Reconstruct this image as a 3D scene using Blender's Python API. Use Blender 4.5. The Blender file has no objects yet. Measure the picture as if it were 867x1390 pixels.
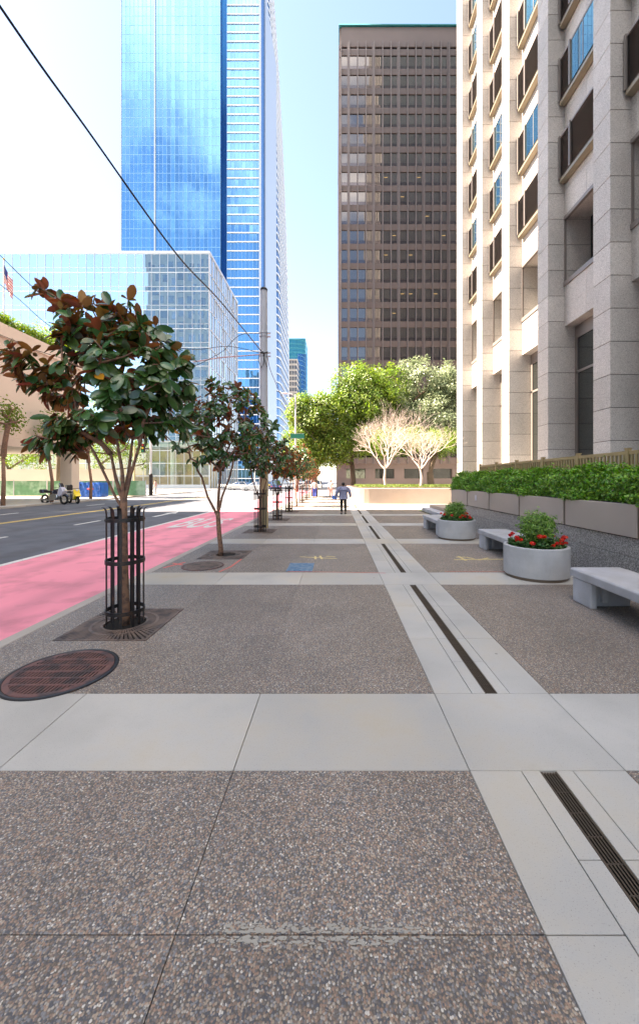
import bpy, math, random
import numpy as np
from mathutils import Vector, Matrix
R = math.radians
sc = bpy.context.scene
col = sc.collection
random.seed(7); rng = np.random.default_rng(7)
H = 1.7; F = 509.0; CX = 456.0; HY = 651.0      # camera height, focal length and vanishing point measured on the photograph

# ------------------------------------------------------------------ materials
def mat(name, c, rough=.6, metal=0., var=.0, vscale=3., bump=0., bscale=60., island=0., spec=.5, c2=None, c2scale=8., c2lo=.45, c2hi=.6, coat=0., detail=4.):
    m = bpy.data.materials.new(name); m.use_nodes = True
    nt = m.node_tree; N = nt.nodes; L = nt.links
    b = N['Principled BSDF']
    b.inputs['Roughness'].default_value = rough; b.inputs['Metallic'].default_value = metal
    b.inputs['Specular IOR Level'].default_value = spec
    b.inputs['Coat Weight'].default_value = coat
    tc = N.new('ShaderNodeTexCoord'); co = tc.outputs['Object']
    rgb = N.new('ShaderNodeRGB'); rgb.outputs[0].default_value = (*c, 1); cur = rgb.outputs[0]
    if c2:
        n = N.new('ShaderNodeTexNoise'); n.inputs['Scale'].default_value = c2scale; n.inputs['Detail'].default_value = detail; L.new(co, n.inputs['Vector'])
        mr = N.new('ShaderNodeMapRange'); mr.inputs[1].default_value = c2lo; mr.inputs[2].default_value = c2hi; L.new(n.outputs[0], mr.inputs[0])
        mx = N.new('ShaderNodeMix'); mx.data_type = 'RGBA'; L.new(mr.outputs[0], mx.inputs[0]); L.new(cur, mx.inputs[6]); mx.inputs[7].default_value = (*c2, 1); cur = mx.outputs[2]
    if var > 0:
        n = N.new('ShaderNodeTexNoise'); n.inputs['Scale'].default_value = vscale; n.inputs['Detail'].default_value = 6; L.new(co, n.inputs['Vector'])
        mr = N.new('ShaderNodeMapRange'); mr.inputs[1].default_value = .3; mr.inputs[2].default_value = .7; mr.inputs[3].default_value = 1 - var; mr.inputs[4].default_value = 1 + var; L.new(n.outputs[0], mr.inputs[0])
        hs = N.new('ShaderNodeHueSaturation'); L.new(mr.outputs[0], hs.inputs['Value']); L.new(cur, hs.inputs['Color']); cur = hs.outputs[0]
    if island > 0:
        g = N.new('ShaderNodeNewGeometry')
        mr = N.new('ShaderNodeMapRange'); mr.inputs[3].default_value = 1 - island; mr.inputs[4].default_value = 1 + island; L.new(g.outputs['Random Per Island'], mr.inputs[0])
        hs = N.new('ShaderNodeHueSaturation'); L.new(mr.outputs[0], hs.inputs['Value']); L.new(cur, hs.inputs['Color']); cur = hs.outputs[0]
    L.new(cur, b.inputs['Base Color'])
    if bump > 0:
        n = N.new('ShaderNodeTexNoise'); n.inputs['Scale'].default_value = bscale; n.inputs['Detail'].default_value = 5; L.new(co, n.inputs['Vector'])
        bp = N.new('ShaderNodeBump'); bp.inputs['Strength'].default_value = bump; bp.inputs['Distance'].default_value = .01; L.new(n.outputs[0], bp.inputs['Height']); L.new(bp.outputs[0], b.inputs['Normal'])
    return m

def aggregate_mat(name, scale, cols, rough=.55, bump=.6, grout=(.10,.085,.07), tone=(1.,1.)):
    """exposed pebbles (or granite crystals): one colour per voronoi cell"""
    m = bpy.data.materials.new(name); m.use_nodes = True
    nt = m.node_tree; N = nt.nodes; L = nt.links; b = N['Principled BSDF']; b.inputs['Roughness'].default_value = rough
    tc = N.new('ShaderNodeTexCoord'); co = tc.outputs['Object']
    v = N.new('ShaderNodeTexVoronoi'); v.inputs['Scale'].default_value = scale; L.new(co, v.inputs['Vector'])
    sp = N.new('ShaderNodeSeparateColor'); L.new(v.outputs['Color'], sp.inputs[0])
    cr = N.new('ShaderNodeValToRGB'); cr.color_ramp.interpolation = 'CONSTANT'; L.new(sp.outputs[0], cr.inputs[0])
    while len(cr.color_ramp.elements) < len(cols): cr.color_ramp.elements.new(.5)
    for i, (p, c) in enumerate(cols):
        e = cr.color_ramp.elements[i]; e.position = p; e.color = (*c, 1)
    mr = N.new('ShaderNodeMapRange'); mr.inputs[1].default_value = .5; mr.inputs[2].default_value = .85; L.new(v.outputs['Distance'], mr.inputs[0])
    mx = N.new('ShaderNodeMix'); mx.data_type = 'RGBA'; L.new(mr.outputs[0], mx.inputs[0]); L.new(cr.outputs[0], mx.inputs[6]); mx.inputs[7].default_value = (*grout, 1)
    n = N.new('ShaderNodeTexNoise'); n.inputs['Scale'].default_value = .9; n.inputs['Detail'].default_value = 7; n.inputs['Roughness'].default_value = .65; L.new(co, n.inputs['Vector'])
    m2 = N.new('ShaderNodeMapRange'); m2.inputs[1].default_value = .3; m2.inputs[2].default_value = .7; m2.inputs[3].default_value = tone[0]; m2.inputs[4].default_value = tone[1]; L.new(n.outputs[0], m2.inputs[0])
    hs = N.new('ShaderNodeHueSaturation'); L.new(m2.outputs[0], hs.inputs['Value']); L.new(mx.outputs[2], hs.inputs['Color'])
    gi = N.new('ShaderNodeNewGeometry'); mi = N.new('ShaderNodeMapRange'); mi.inputs[3].default_value = .90; mi.inputs[4].default_value = 1.10; L.new(gi.outputs['Random Per Island'], mi.inputs[0])
    h3 = N.new('ShaderNodeHueSaturation'); L.new(mi.outputs[0], h3.inputs['Value']); L.new(hs.outputs[0], h3.inputs['Color'])
    L.new(h3.outputs[0], b.inputs['Base Color'])
    if bump > 0:
        inv = N.new('ShaderNodeMath'); inv.operation = 'SUBTRACT'; inv.inputs[0].default_value = 1; L.new(v.outputs['Distance'], inv.inputs[1])
        bp = N.new('ShaderNodeBump'); bp.inputs['Strength'].default_value = bump; bp.inputs['Distance'].default_value = .4 / scale; L.new(inv.outputs[0], bp.inputs['Height']); L.new(bp.outputs[0], b.inputs['Normal'])
    return m

def tracks(m, xs, wd, dark):
    '''tyre tracks: darker worn strips running along the lane'''
    nt = m.node_tree; N = nt.nodes; L = nt.links; b = N['Principled BSDF']; cur = b.inputs['Base Color'].links[0].from_socket
    tc = N.new('ShaderNodeTexCoord'); sp = N.new('ShaderNodeSeparateXYZ'); L.new(tc.outputs['Object'], sp.inputs[0])
    nz = N.new('ShaderNodeTexNoise'); nz.inputs['Scale'].default_value = .6; nz.inputs['Detail'].default_value = 8; L.new(tc.outputs['Object'], nz.inputs['Vector'])
    for x in xs:
        a = N.new('ShaderNodeMath'); a.operation = 'SUBTRACT'; L.new(sp.outputs[0], a.inputs[0]); a.inputs[1].default_value = x
        c = N.new('ShaderNodeMath'); c.operation = 'ABSOLUTE'; L.new(a.outputs[0], c.inputs[0])
        mr = N.new('ShaderNodeMapRange'); mr.inputs[1].default_value = wd; mr.inputs[2].default_value = wd*.2; mr.inputs[4].default_value = dark; L.new(c.outputs[0], mr.inputs[0])
        mu = N.new('ShaderNodeMath'); mu.operation = 'MULTIPLY'; L.new(mr.outputs[0], mu.inputs[0]); L.new(nz.outputs[0], mu.inputs[1])
        mx = N.new('ShaderNodeMix'); mx.data_type = 'RGBA'; L.new(mu.outputs[0], mx.inputs[0]); L.new(cur, mx.inputs[6]); mx.inputs[7].default_value = (.06,.05,.055,1); cur = mx.outputs[2]
    L.new(cur, b.inputs['Base Color'])

def glass_mat(name, tint, body, refl=.5, rough=.02, isl=.2, wave=0., wscale=.3):
    """coated glazing: mirror of the surroundings in the tint over a dark or pale body"""
    m = bpy.data.materials.new(name); m.use_nodes = True
    nt = m.node_tree; N = nt.nodes; L = nt.links; b = N['Principled BSDF']
    b.inputs['Roughness'].default_value = .15
    g = N.new('ShaderNodeNewGeometry')
    mr = N.new('ShaderNodeMapRange'); mr.inputs[3].default_value = 1 - isl; mr.inputs[4].default_value = 1 + isl; L.new(g.outputs['Random Per Island'], mr.inputs[0])
    hs = N.new('ShaderNodeHueSaturation'); hs.inputs['Color'].default_value = (*body, 1); L.new(mr.outputs[0], hs.inputs['Value']); L.new(hs.outputs[0], b.inputs['Base Color'])
    gl = N.new('ShaderNodeBsdfGlossy'); gl.inputs['Roughness'].default_value = rough; gh = N.new('ShaderNodeHueSaturation'); gh.inputs['Color'].default_value = (*tint, 1); gm_ = N.new('ShaderNodeMapRange'); gm_.inputs[3].default_value = 1-isl*.6; gm_.inputs[4].default_value = 1+isl*.4; L.new(g.outputs['Random Per Island'], gm_.inputs[0]); L.new(gm_.outputs[0], gh.inputs['Value']); L.new(gh.outputs[0], gl.inputs['Color'])
    if wave > 0:
        tc = N.new('ShaderNodeTexCoord'); n = N.new('ShaderNodeTexNoise'); n.inputs['Scale'].default_value = wscale; n.inputs['Detail'].default_value = 2; L.new(tc.outputs['Object'], n.inputs['Vector'])
        bp = N.new('ShaderNodeBump'); bp.inputs['Strength'].default_value = wave; bp.inputs['Distance'].default_value = .3; L.new(n.outputs[0], bp.inputs['Height']); L.new(bp.outputs[0], gl.inputs['Normal'])
    mx = N.new('ShaderNodeMixShader'); mx.inputs[0].default_value = refl
    L.new(b.outputs[0], mx.inputs[1]); L.new(gl.outputs[0], mx.inputs[2]); L.new(mx.outputs[0], N['Material Output'].inputs[0])
    return m

def leaf_mat(name, top, under=None, rough=.45, trans=.3, isl=.35, spec=.5, hue=.03):
    m = bpy.data.materials.new(name); m.use_nodes = True
    nt = m.node_tree; N = nt.nodes; L = nt.links; b = N['Principled BSDF']
    b.inputs['Roughness'].default_value = rough; b.inputs['Specular IOR Level'].default_value = spec
    g = N.new('ShaderNodeNewGeometry')
    mr = N.new('ShaderNodeMapRange'); mr.inputs[3].default_value = 1 - isl; mr.inputs[4].default_value = 1 + isl; L.new(g.outputs['Random Per Island'], mr.inputs[0])
    m3 = N.new('ShaderNodeMath'); m3.operation = 'MULTIPLY'; m3.inputs[1].default_value = 7.31; L.new(g.outputs['Random Per Island'], m3.inputs[0])
    m4 = N.new('ShaderNodeMath'); m4.operation = 'FRACT'; L.new(m3.outputs[0], m4.inputs[0])
    m5 = N.new('ShaderNodeMapRange'); m5.inputs[3].default_value = .5 - hue; m5.inputs[4].default_value = .5 + hue; L.new(m4.outputs[0], m5.inputs[0])
    hs = N.new('ShaderNodeHueSaturation'); L.new(mr.outputs[0], hs.inputs['Value']); L.new(m5.outputs[0], hs.inputs['Hue'])
    if under:
        mx = N.new('ShaderNodeMix'); mx.data_type = 'RGBA'; L.new(g.outputs['Backfacing'], mx.inputs[0]); mx.inputs[6].default_value = (*top, 1); mx.inputs[7].default_value = (*under, 1)
        L.new(mx.outputs[2], hs.inputs['Color'])
        mrr = N.new('ShaderNodeMapRange'); mrr.inputs[3].default_value = rough; mrr.inputs[4].default_value = .8; L.new(g.outputs['Backfacing'], mrr.inputs[0]); L.new(mrr.outputs[0], b.inputs['Roughness'])
    else:
        hs.inputs['Color'].default_value = (*top, 1)
    L.new(hs.outputs[0], b.inputs['Base Color'])
    t = N.new('ShaderNodeBsdfTranslucent'); h2 = N.new('ShaderNodeHueSaturation'); h2.inputs['Value'].default_value = 1.6; h2.inputs['Saturation'].default_value = 1.15
    L.new(hs.outputs[0], h2.inputs['Color']); L.new(h2.outputs[0], t.inputs[0])
    mx = N.new('ShaderNodeMixShader'); mx.inputs[0].default_value = trans
    L.new(b.outputs[0], mx.inputs[1]); L.new(t.outputs[0], mx.inputs[2]); L.new(mx.outputs[0], N['Material Output'].inputs[0])
    return m

M = {}
peb = [(0,(.085,.09,.105)),(.16,(.23,.165,.13)),(.28,(.36,.285,.22)),(.42,(.16,.14,.135)),(.56,(.32,.21,.155)),(.68,(.21,.215,.225)),(.80,(.13,.115,.11)),(.88,(.38,.345,.30)),(.965,(.58,.55,.50))]
M['aggregate'] = aggregate_mat('exposed_aggregate', 135, peb, tone=(.8,1.16), bump=.5)
M['granite'] = aggregate_mat('granite', 60, [(0,(.50,.455,.415)),(.3,(.58,.535,.49)),(.55,(.41,.375,.345)),(.68,(.63,.59,.55)),(.86,(.24,.22,.205)),(.94,(.70,.665,.63))], rough=.5, bump=0, grout=(.48,.44,.405), tone=(.92,1.07))
M['granite_dark'] = aggregate_mat('granite_wall', 75, [(0,(.28,.26,.25)),(.3,(.40,.375,.36)),(.5,(.17,.16,.155)),(.68,(.50,.475,.45)),(.86,(.09,.085,.085)),(.94,(.62,.59,.56))], rough=.5, bump=0, grout=(.28,.26,.25), tone=(.92,1.07))
def concrete(name, c, stain=.09, sc_=1.3, warm=.0, spots=False):
    m = mat(name, c, rough=.75, var=stain, vscale=sc_, bump=.12, bscale=240, c2=tuple(x*.6 for x in c), c2scale=160, c2lo=.62, c2hi=.72, detail=2)
    nt = m.node_tree; N = nt.nodes; L = nt.links; b = N['Principled BSDF']; cur = b.inputs['Base Color'].links[0].from_socket
    tc = N.new('ShaderNodeTexCoord')
    def layer(fac, colr, cur):
        mx = N.new('ShaderNodeMix'); mx.data_type = 'RGBA'; L.new(fac, mx.inputs[0]); L.new(cur, mx.inputs[6]); mx.inputs[7].default_value = (*colr,1); return mx.outputs[2]
    n = N.new('ShaderNodeTexNoise'); n.inputs['Scale'].default_value = .55; n.inputs['Detail'].default_value = 9; n.inputs['Roughness'].default_value = .68; L.new(tc.outputs['Object'], n.inputs['Vector'])
    mr = N.new('ShaderNodeMapRange'); mr.inputs[1].default_value = .46; mr.inputs[2].default_value = .72; mr.inputs[4].default_value = warm; L.new(n.outputs[0], mr.inputs[0])
    cur = layer(mr.outputs[0], (c[0]*.98,c[1]*.85,c[2]*.66), cur)
    if spots:
        v = N.new('ShaderNodeTexVoronoi'); v.inputs['Scale'].default_value = 1.7; L.new(tc.outputs['Object'], v.inputs['Vector'])
        mr = N.new('ShaderNodeMapRange'); mr.inputs[1].default_value = .034; mr.inputs[2].default_value = .026; mr.inputs[4].default_value = .55; L.new(v.outputs['Distance'], mr.inputs[0])
        cur = layer(mr.outputs[0], (.10,.095,.09), cur)
    gi = N.new('ShaderNodeNewGeometry'); mi = N.new('ShaderNodeMapRange'); mi.inputs[3].default_value = .95; mi.inputs[4].default_value = 1.05; L.new(gi.outputs['Random Per Island'], mi.inputs[0])
    h3 = N.new('ShaderNodeHueSaturation'); L.new(mi.outputs[0], h3.inputs['Value']); L.new(cur, h3.inputs['Color'])
    L.new(h3.outputs[0], b.inputs['Base Color']); return m
M['concrete'] = concrete('paving_concrete', (.43,.425,.41), .16, 1.1, 1., True)
M['concrete_warm'] = concrete('kerb_concrete', (.40,.36,.32))
M['planter'] = concrete('planter_concrete', (.42,.43,.45), .13, 3., .4)
M['bench'] = concrete('bench_concrete', (.42,.43,.47), .2, 2.5, .6)
M['joint'] = mat('joint_dirt', (.085,.075,.06), rough=1, c2=(.06,.10,.02), c2scale=2.5, c2lo=.52, c2hi=.6)
M['asphalt'] = mat('asphalt', (.105,.113,.135), rough=.85, var=.16, vscale=.5, bump=.25, bscale=150, c2=(.08,.088,.105), c2scale=1.2)
M['red_lane'] = mat('red_lane_paint', (.85,.27,.345), rough=.75, var=.10, vscale=.35, bump=.2, bscale=150, c2=(.50,.17,.21), c2scale=1.6, c2lo=.5, c2hi=.75, detail=12)
tracks(M['red_lane'], (-4.45,-6.1), .35, .45)
tracks(M['asphalt'], (-7.9,-9.6,-11.4,-13.0,-14.9,-16.5), .4, .6)
M['white_paint'] = mat('white_road_paint', (.62,.62,.60), rough=.7, c2=(.35,.35,.35), c2scale=14, c2lo=.6, c2hi=.7)
M['yellow_paint'] = mat('yellow_road_paint', (.70,.50,.14), rough=.7, c2=(.35,.30,.15), c2scale=14, c2lo=.6, c2hi=.7)
M['spray_red'] = mat('spray_red', (.70,.16,.14), rough=.8)
M['spray_yellow'] = mat('spray_yellow', (.62,.50,.24), rough=.8)
M['efflor'] = mat('efflorescence', (.34,.33,.30), rough=.9)
M['rust'] = mat('rust_iron', (.17,.075,.065), rough=.6, metal=.3, c2=(.07,.045,.045), c2scale=7, bump=.2)
M['grate'] = mat('grate_iron', (.17,.12,.10), rough=.65, metal=.2, c2=(.09,.07,.065), c2scale=6, bump=.2)
M['iron'] = mat('black_iron', (.022,.021,.023), rough=.42, metal=.4, c2=(.06,.035,.025), c2scale=12, c2lo=.55, c2hi=.7)
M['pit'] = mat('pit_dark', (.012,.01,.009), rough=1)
M['drain'] = mat('drain_iron', (.085,.065,.05), rough=.55, metal=.4)
M['blue_cover'] = mat('blue_cover', (.07,.17,.29), rough=.6, c2=(.16,.24,.33), c2scale=9)
M['tan_panel'] = mat('tan_panel', (.42,.355,.31), rough=.55, var=.05, vscale=1.2)
M['tan_edge'] = mat('tan_edge', (.17,.12,.085), rough=.5)
M['brass'] = mat('bronze_rail', (.38,.28,.14), rough=.45, metal=.35, var=.1)
M['stone_joint'] = mat('stone_joint', (.10,.085,.075), rough=.9)
M['bronze'] = mat('bronze_frame', (.27,.235,.215), rough=.45, metal=.4)
M['brass_sill'] = mat('brass_sill', (.30,.25,.18), rough=.4, metal=.4)
M['louver'] = mat('louver_dark', (.22,.205,.20), rough=.5, metal=.3)
M['bark'] = mat('magnolia_bark', (.25,.135,.085), rough=.85, bump=.6, bscale=40, c2=(.13,.075,.055), c2scale=20)
M['bark_dark'] = mat('tree_bark', (.14,.10,.07), rough=.9, bump=.6, bscale=20, var=.2)
M['bark_pale'] = mat('pale_bark', (.60,.50,.45), rough=.85, var=.15, vscale=6)
M['mag_leaf'] = leaf_mat('magnolia_leaf', (.036,.10,.024), (.31,.125,.042), rough=.26, trans=.1, isl=.4, spec=.7)
M['mag_old'] = leaf_mat('magnolia_old_leaf', (.75,.28,.03), rough=.5, trans=.35, isl=.25)
M['box_leaf'] = leaf_mat('boxwood_leaf', (.135,.30,.03), rough=.4, trans=.22, isl=.6)
M['shrub_leaf'] = leaf_mat('planter_shrub_leaf', (.16,.30,.06), rough=.4, trans=.3, isl=.5, hue=.02)
M['ger_leaf'] = leaf_mat('geranium_leaf', (.05,.13,.035), rough=.5, trans=.2, isl=.5)
M['petal'] = leaf_mat('red_petal', (.70,.02,.012), rough=.5, trans=.25, isl=.35, hue=.01)
M['ficus'] = leaf_mat('ficus_leaf', (.145,.22,.04), rough=.4, trans=.38, isl=.55, hue=.03)
M['olive'] = leaf_mat('grey_green_leaf', (.25,.30,.18), rough=.35, trans=.25, isl=.5)
M['lime'] = leaf_mat('lime_leaf', (.12,.19,.02), rough=.5, trans=.4, isl=.4)
M['turf'] = leaf_mat('ground_cover_leaf', (.13,.18,.04), rough=.6, trans=.3, isl=.4)
M['soil'] = mat('soil', (.05,.035,.025), rough=1, bump=.5, bscale=30)
M['wall_beige'] = concrete('beige_wall', (.40,.31,.25), .05)
M['brown_stone'] = mat('brown_stone', (.15,.11,.10), rough=.6, var=.06, vscale=.3)
M['brown_fin'] = mat('bronze_fin', (.16,.13,.125), rough=.45, metal=.3)
M['brown_glass'] = glass_mat('brown_glass', (.60,.55,.52), (.006,.005,.006), .22, .01, .3)
M['brown_lower'] = glass_mat('brown_glass_lower', (.30,.26,.28), (.012,.01,.012), .25, .03, .3)
M['blue_glass'] = glass_mat('blue_glass', (.15,.36,.54), (.015,.12,.28), .75, .015, .25)
M['deep_glass'] = glass_mat('deep_blue_glass', (.05,.26,.50), (.008,.08,.22), .55, .02, .2)
M['mid_glass'] = glass_mat('office_glass', (.60,.74,.83), (.05,.14,.20), .82, .01, .15)
M['side_glass'] = glass_mat('office_side_glass', (.62,.70,.76), (.05,.10,.14), .85, .01, .15)
M['sky_glass'] = glass_mat('stone_building_glass', (.30,.40,.44), (.02,.05,.06), .7, .01, .2)
M['white_glass'] = glass_mat('pale_tower_glass', (.22,.38,.60), (.04,.10,.20), .6, .05, .2)
M['dark_glass'] = glass_mat('dark_glass', (.35,.38,.38), (.02,.022,.02), .3, .02, .2)
M['teal_glass'] = glass_mat('teal_glass', (.15,.50,.52), (.02,.22,.24), .5, .04, .1)
M['mullion'] = mat('pale_mullion', (.55,.60,.66), rough=.4, metal=.3)
M['blue_mullion'] = mat('blue_mullion', (.20,.40,.62), rough=.4, metal=.4)
M['white_metal'] = mat('white_metal', (.75,.76,.78), rough=.4)
M['pale_panel'] = mat('pale_panel', (.36,.41,.50), rough=.4, var=.04)
M['tan_concrete'] = concrete('tan_concrete', (.56,.47,.39), .05, .4)
M['grey_tower'] = mat('grey_tower_wall', (.27,.33,.38), rough=.7, var=.05)
M['beige_interior'] = mat('lobby_panel', (.55,.42,.26), rough=.6, var=.1, vscale=1.)
M['floor_in'] = mat('lobby_floor', (.4,.4,.38), rough=.4)
M['pole_grey'] = mat('pole_grey', (.46,.46,.49), rough=.6, var=.1, vscale=2.)
M['pole_tan'] = mat('pole_tan', (.50,.40,.23), rough=.6, var=.1, vscale=4.)
M['pole_white'] = mat('pole_white', (.55,.56,.56), rough=.5)
M['wire'] = mat('wire_black', (.008,.008,.01), rough=.5)
M['insul'] = mat('insulator_pink', (.65,.42,.42), rough=.5)
M['sign_green'] = mat('sign_green', (.0,.22,.12), rough=.4)
M['green_mesh'] = mat('green_mesh_fabric', (.09,.22,.12), rough=.8, c2=(.25,.38,.28), c2scale=.8, var=.15)
M['tarp'] = mat('blue_tarp', (.01,.10,.42), rough=.4, var=.3, vscale=2., bump=.6, bscale=3)
M['logo'] = mat('red_mark', (.45,.04,.05), rough=.5)
M['rubber'] = mat('rubber', (.012,.012,.012), rough=.8)
M['chrome'] = mat('bike_metal', (.45,.45,.46), rough=.3, metal=.9)
M['bike_dark'] = mat('bike_dark_paint', (.012,.014,.035), rough=.3, coat=.5)
M['bike_white'] = mat('bike_fairing', (.45,.45,.55), rough=.3)
M['bike_yellow'] = mat('scooter_yellow', (.75,.55,.01), rough=.35, coat=.5)
M['car_silver'] = mat('car_silver', (.42,.44,.46), rough=.3, metal=.5, coat=.6)
M['car_white'] = mat('car_white', (.70,.70,.68), rough=.3, coat=.6)
M['car_blue'] = mat('car_blue', (.03,.06,.16), rough=.3, coat=.6)
M['car_yellow'] = mat('car_yellow', (.72,.50,.04), rough=.3, coat=.6)
M['tower_window'] = glass_mat('tower_window', (.45,.5,.55), (.12,.16,.20), .35, .03, .3)
M['car_glass'] = glass_mat('car_glass', (.5,.55,.6), (.01,.012,.015), .4, .02, 0)
M['lamp_red'] = mat('lamp_red', (.45,.02,.02), rough=.3)
M['lamp_clear'] = mat('lamp_clear', (.7,.7,.65), rough=.2)
M['skin_dark'] = mat('skin_dark', (.10,.055,.035), rough=.6)
M['skin'] = mat('skin_light', (.45,.27,.19), rough=.6)
M['hair'] = mat('hair', (.015,.012,.011), rough=.8)
M['cloth_blue_grey'] = mat('cloth_blue_grey', (.24,.25,.36), rough=.9, var=.15, vscale=12.)
M['cloth_dark'] = mat('cloth_dark', (.03,.032,.025), rough=.9, var=.2, vscale=10.)
M['cloth_white'] = mat('cloth_white', (.45,.42,.42), rough=.9)
M['cloth_blue'] = mat('cloth_blue', (.03,.06,.32), rough=.9)
M['cloth_pink'] = mat('cloth_pink', (.50,.30,.26), rough=.9)
M['paper'] = mat('paper_notice', (.62,.58,.60), rough=.7)
M['flag_red'] = mat('flag_red', (.45,.03,.04), rough=.8)
M['flag_white'] = mat('flag_white', (.6,.6,.6), rough=.8)
M['flag_blue'] = mat('flag_blue', (.02,.03,.16), rough=.8)

# ------------------------------------------------------------------ mesh builder
def base_of(o):
    v = Vector((0,0,0))
    while o is not None: v += o.location; o = o.parent
    return v
class MB:
    def __init__(s): s.v = []; s.f = []; s.n = 0
    def add(s, vs, fs):
        s.v.extend([tuple(p) for p in vs]); s.f.extend([tuple(i + s.n for i in f) for f in fs]); s.n += len(vs); return s
    def box(s, x0, x1, y0, y1, z0, z1):
        return s.add([(x0,y0,z0),(x1,y0,z0),(x1,y1,z0),(x0,y1,z0),(x0,y0,z1),(x1,y0,z1),(x1,y1,z1),(x0,y1,z1)],
                     [(0,3,2,1),(4,5,6,7),(0,1,5,4),(1,2,6,5),(2,3,7,6),(3,0,4,7)])
    def quad(s, a, b, c, d): return s.add([a,b,c,d], [(0,1,2,3)])
    def prism(s, poly, z0, z1):
        n = len(poly); vs = [(x,y,z0) for x,y in poly] + [(x,y,z1) for x,y in poly]
        return s.add(vs, [tuple(range(n))[::-1], tuple(range(n,2*n))] + [(i,(i+1)%n,n+(i+1)%n,n+i) for i in range(n)])
    def prism_y(s, poly, y0, y1):   # poly in (x,z)
        n = len(poly); vs = [(x,y0,z) for x,z in poly] + [(x,y1,z) for x,z in poly]
        return s.add(vs, [tuple(range(n)), tuple(range(n,2*n))[::-1]] + [(i,n+i,n+(i+1)%n,(i+1)%n) for i in range(n)])
    def prism_x(s, poly, x0, x1):   # poly in (y,z)
        n = len(poly); vs = [(x0,y,z) for y,z in poly] + [(x1,y,z) for y,z in poly]
        return s.add(vs, [tuple(range(n))[::-1], tuple(range(n,2*n))] + [(i,(i+1)%n,n+(i+1)%n,n+i) for i in range(n)])
    def tube(s, pts, rad, n=8, cap=True, squash=None):
        pts = [Vector(p) for p in pts]
        if not hasattr(rad, '__len__'): rad = [rad]*len(pts)
        vs = []; up = Vector((0,0,1)); ref = None
        for i, p in enumerate(pts):
            d = (pts[min(i+1,len(pts)-1)] - pts[max(i-1,0)])
            if d.length < 1e-9: d = Vector((0,0,1))
            d.normalize()
            if ref is None:
                ref = d.orthogonal().normalized() if abs(d.z) > .9 else d.cross(up).normalized()
            a = (ref - d*ref.dot(d))
            if a.length < 1e-6: a = d.orthogonal()
            a.normalize(); ref = a; b = d.cross(a)
            for k in range(n):
                t = 2*math.pi*k/n
                vs.append(p + a*math.cos(t)*rad[i] + b*math.sin(t)*rad[i])
        fs = [(i*n+k, i*n+(k+1)%n, (i+1)*n+(k+1)%n, (i+1)*n+k) for i in range(len(pts)-1) for k in range(n)]
        if cap: fs += [tuple(range(n))[::-1], tuple(range((len(pts)-1)*n, len(pts)*n))]
        return s.add(vs, fs)
    def lathe(s, prof, n=32, c=(0,0,0), close=True):     # prof (r,z)
        vs = [(c[0]+r*math.cos(2*math.pi*k/n), c[1]+r*math.sin(2*math.pi*k/n), c[2]+z) for r,z in prof for k in range(n)]
        fs = [(i*n+k, i*n+(k+1)%n, (i+1)*n+(k+1)%n, (i+1)*n+k) for i in range(len(prof)-1) for k in range(n)]
        if close: fs += [tuple(range(n))[::-1], tuple(range((len(prof)-1)*n, len(prof)*n))]
        return s.add(vs, fs)
    def torus(s, c, R_, r, axis='x', n=28, m=8):
        vs = []
        for i in range(n):
            t = 2*math.pi*i/n
            for k in range(m):
                p = 2*math.pi*k/m; rr = R_ + r*math.cos(p); w = r*math.sin(p)
                a, b = rr*math.cos(t), rr*math.sin(t)
                q = (w,a,b) if axis == 'x' else ((a,w,b) if axis == 'y' else (a,b,w))
                vs.append((c[0]+q[0], c[1]+q[1], c[2]+q[2]))
        return s.add(vs, [(i*m+k, ((i+1)%n)*m+k, ((i+1)%n)*m+(k+1)%m, i*m+(k+1)%m) for i in range(n) for k in range(m)])
    def ball(s, c, r, n=12, m=8):
        if not hasattr(r, '__len__'): r = (r,r,r)
        prof = [(math.sin(math.pi*i/m), -math.cos(math.pi*i/m)) for i in range(m+1)]
        vs = [(c[0]+a*math.cos(2*math.pi*k/n)*r[0], c[1]+a*math.sin(2*math.pi*k/n)*r[1], c[2]+z*r[2]) for a,z in prof for k in range(n)]
        return s.add(vs, [(i*n+k, i*n+(k+1)%n, (i+1)*n+(k+1)%n, (i+1)*n+k) for i in range(m) for k in range(n)])
    def build(s, name, m, parent=None, bevel=0., smooth=False, segs=1):
        o = mesh_obj(name, s.v, s.f, m, parent, smooth)
        if bevel:
            b = o.modifiers.new('bevel', 'BEVEL'); b.width = bevel; b.segments = segs; b.limit_method = 'ANGLE'; b.angle_limit = R(40)
        return o
def mesh_obj(name, v, f, m, parent=None, smooth=False):
    me = bpy.data.meshes.new(name)
    if parent is not None:
        b = base_of(parent); v = [(p[0]-b.x, p[1]-b.y, p[2]-b.z) for p in v]
    me.from_pydata([tuple(p) for p in v], [], f); me.update()
    if smooth: me.polygons.foreach_set('use_smooth', [True]*len(me.polygons))
    if isinstance(m, (list, tuple)):
        for q in m: me.materials.append(q)
    else: me.materials.append(m)
    o = bpy.data.objects.new(name, me); col.objects.link(o)
    if parent is not None: o.parent = parent
    return o
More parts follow.
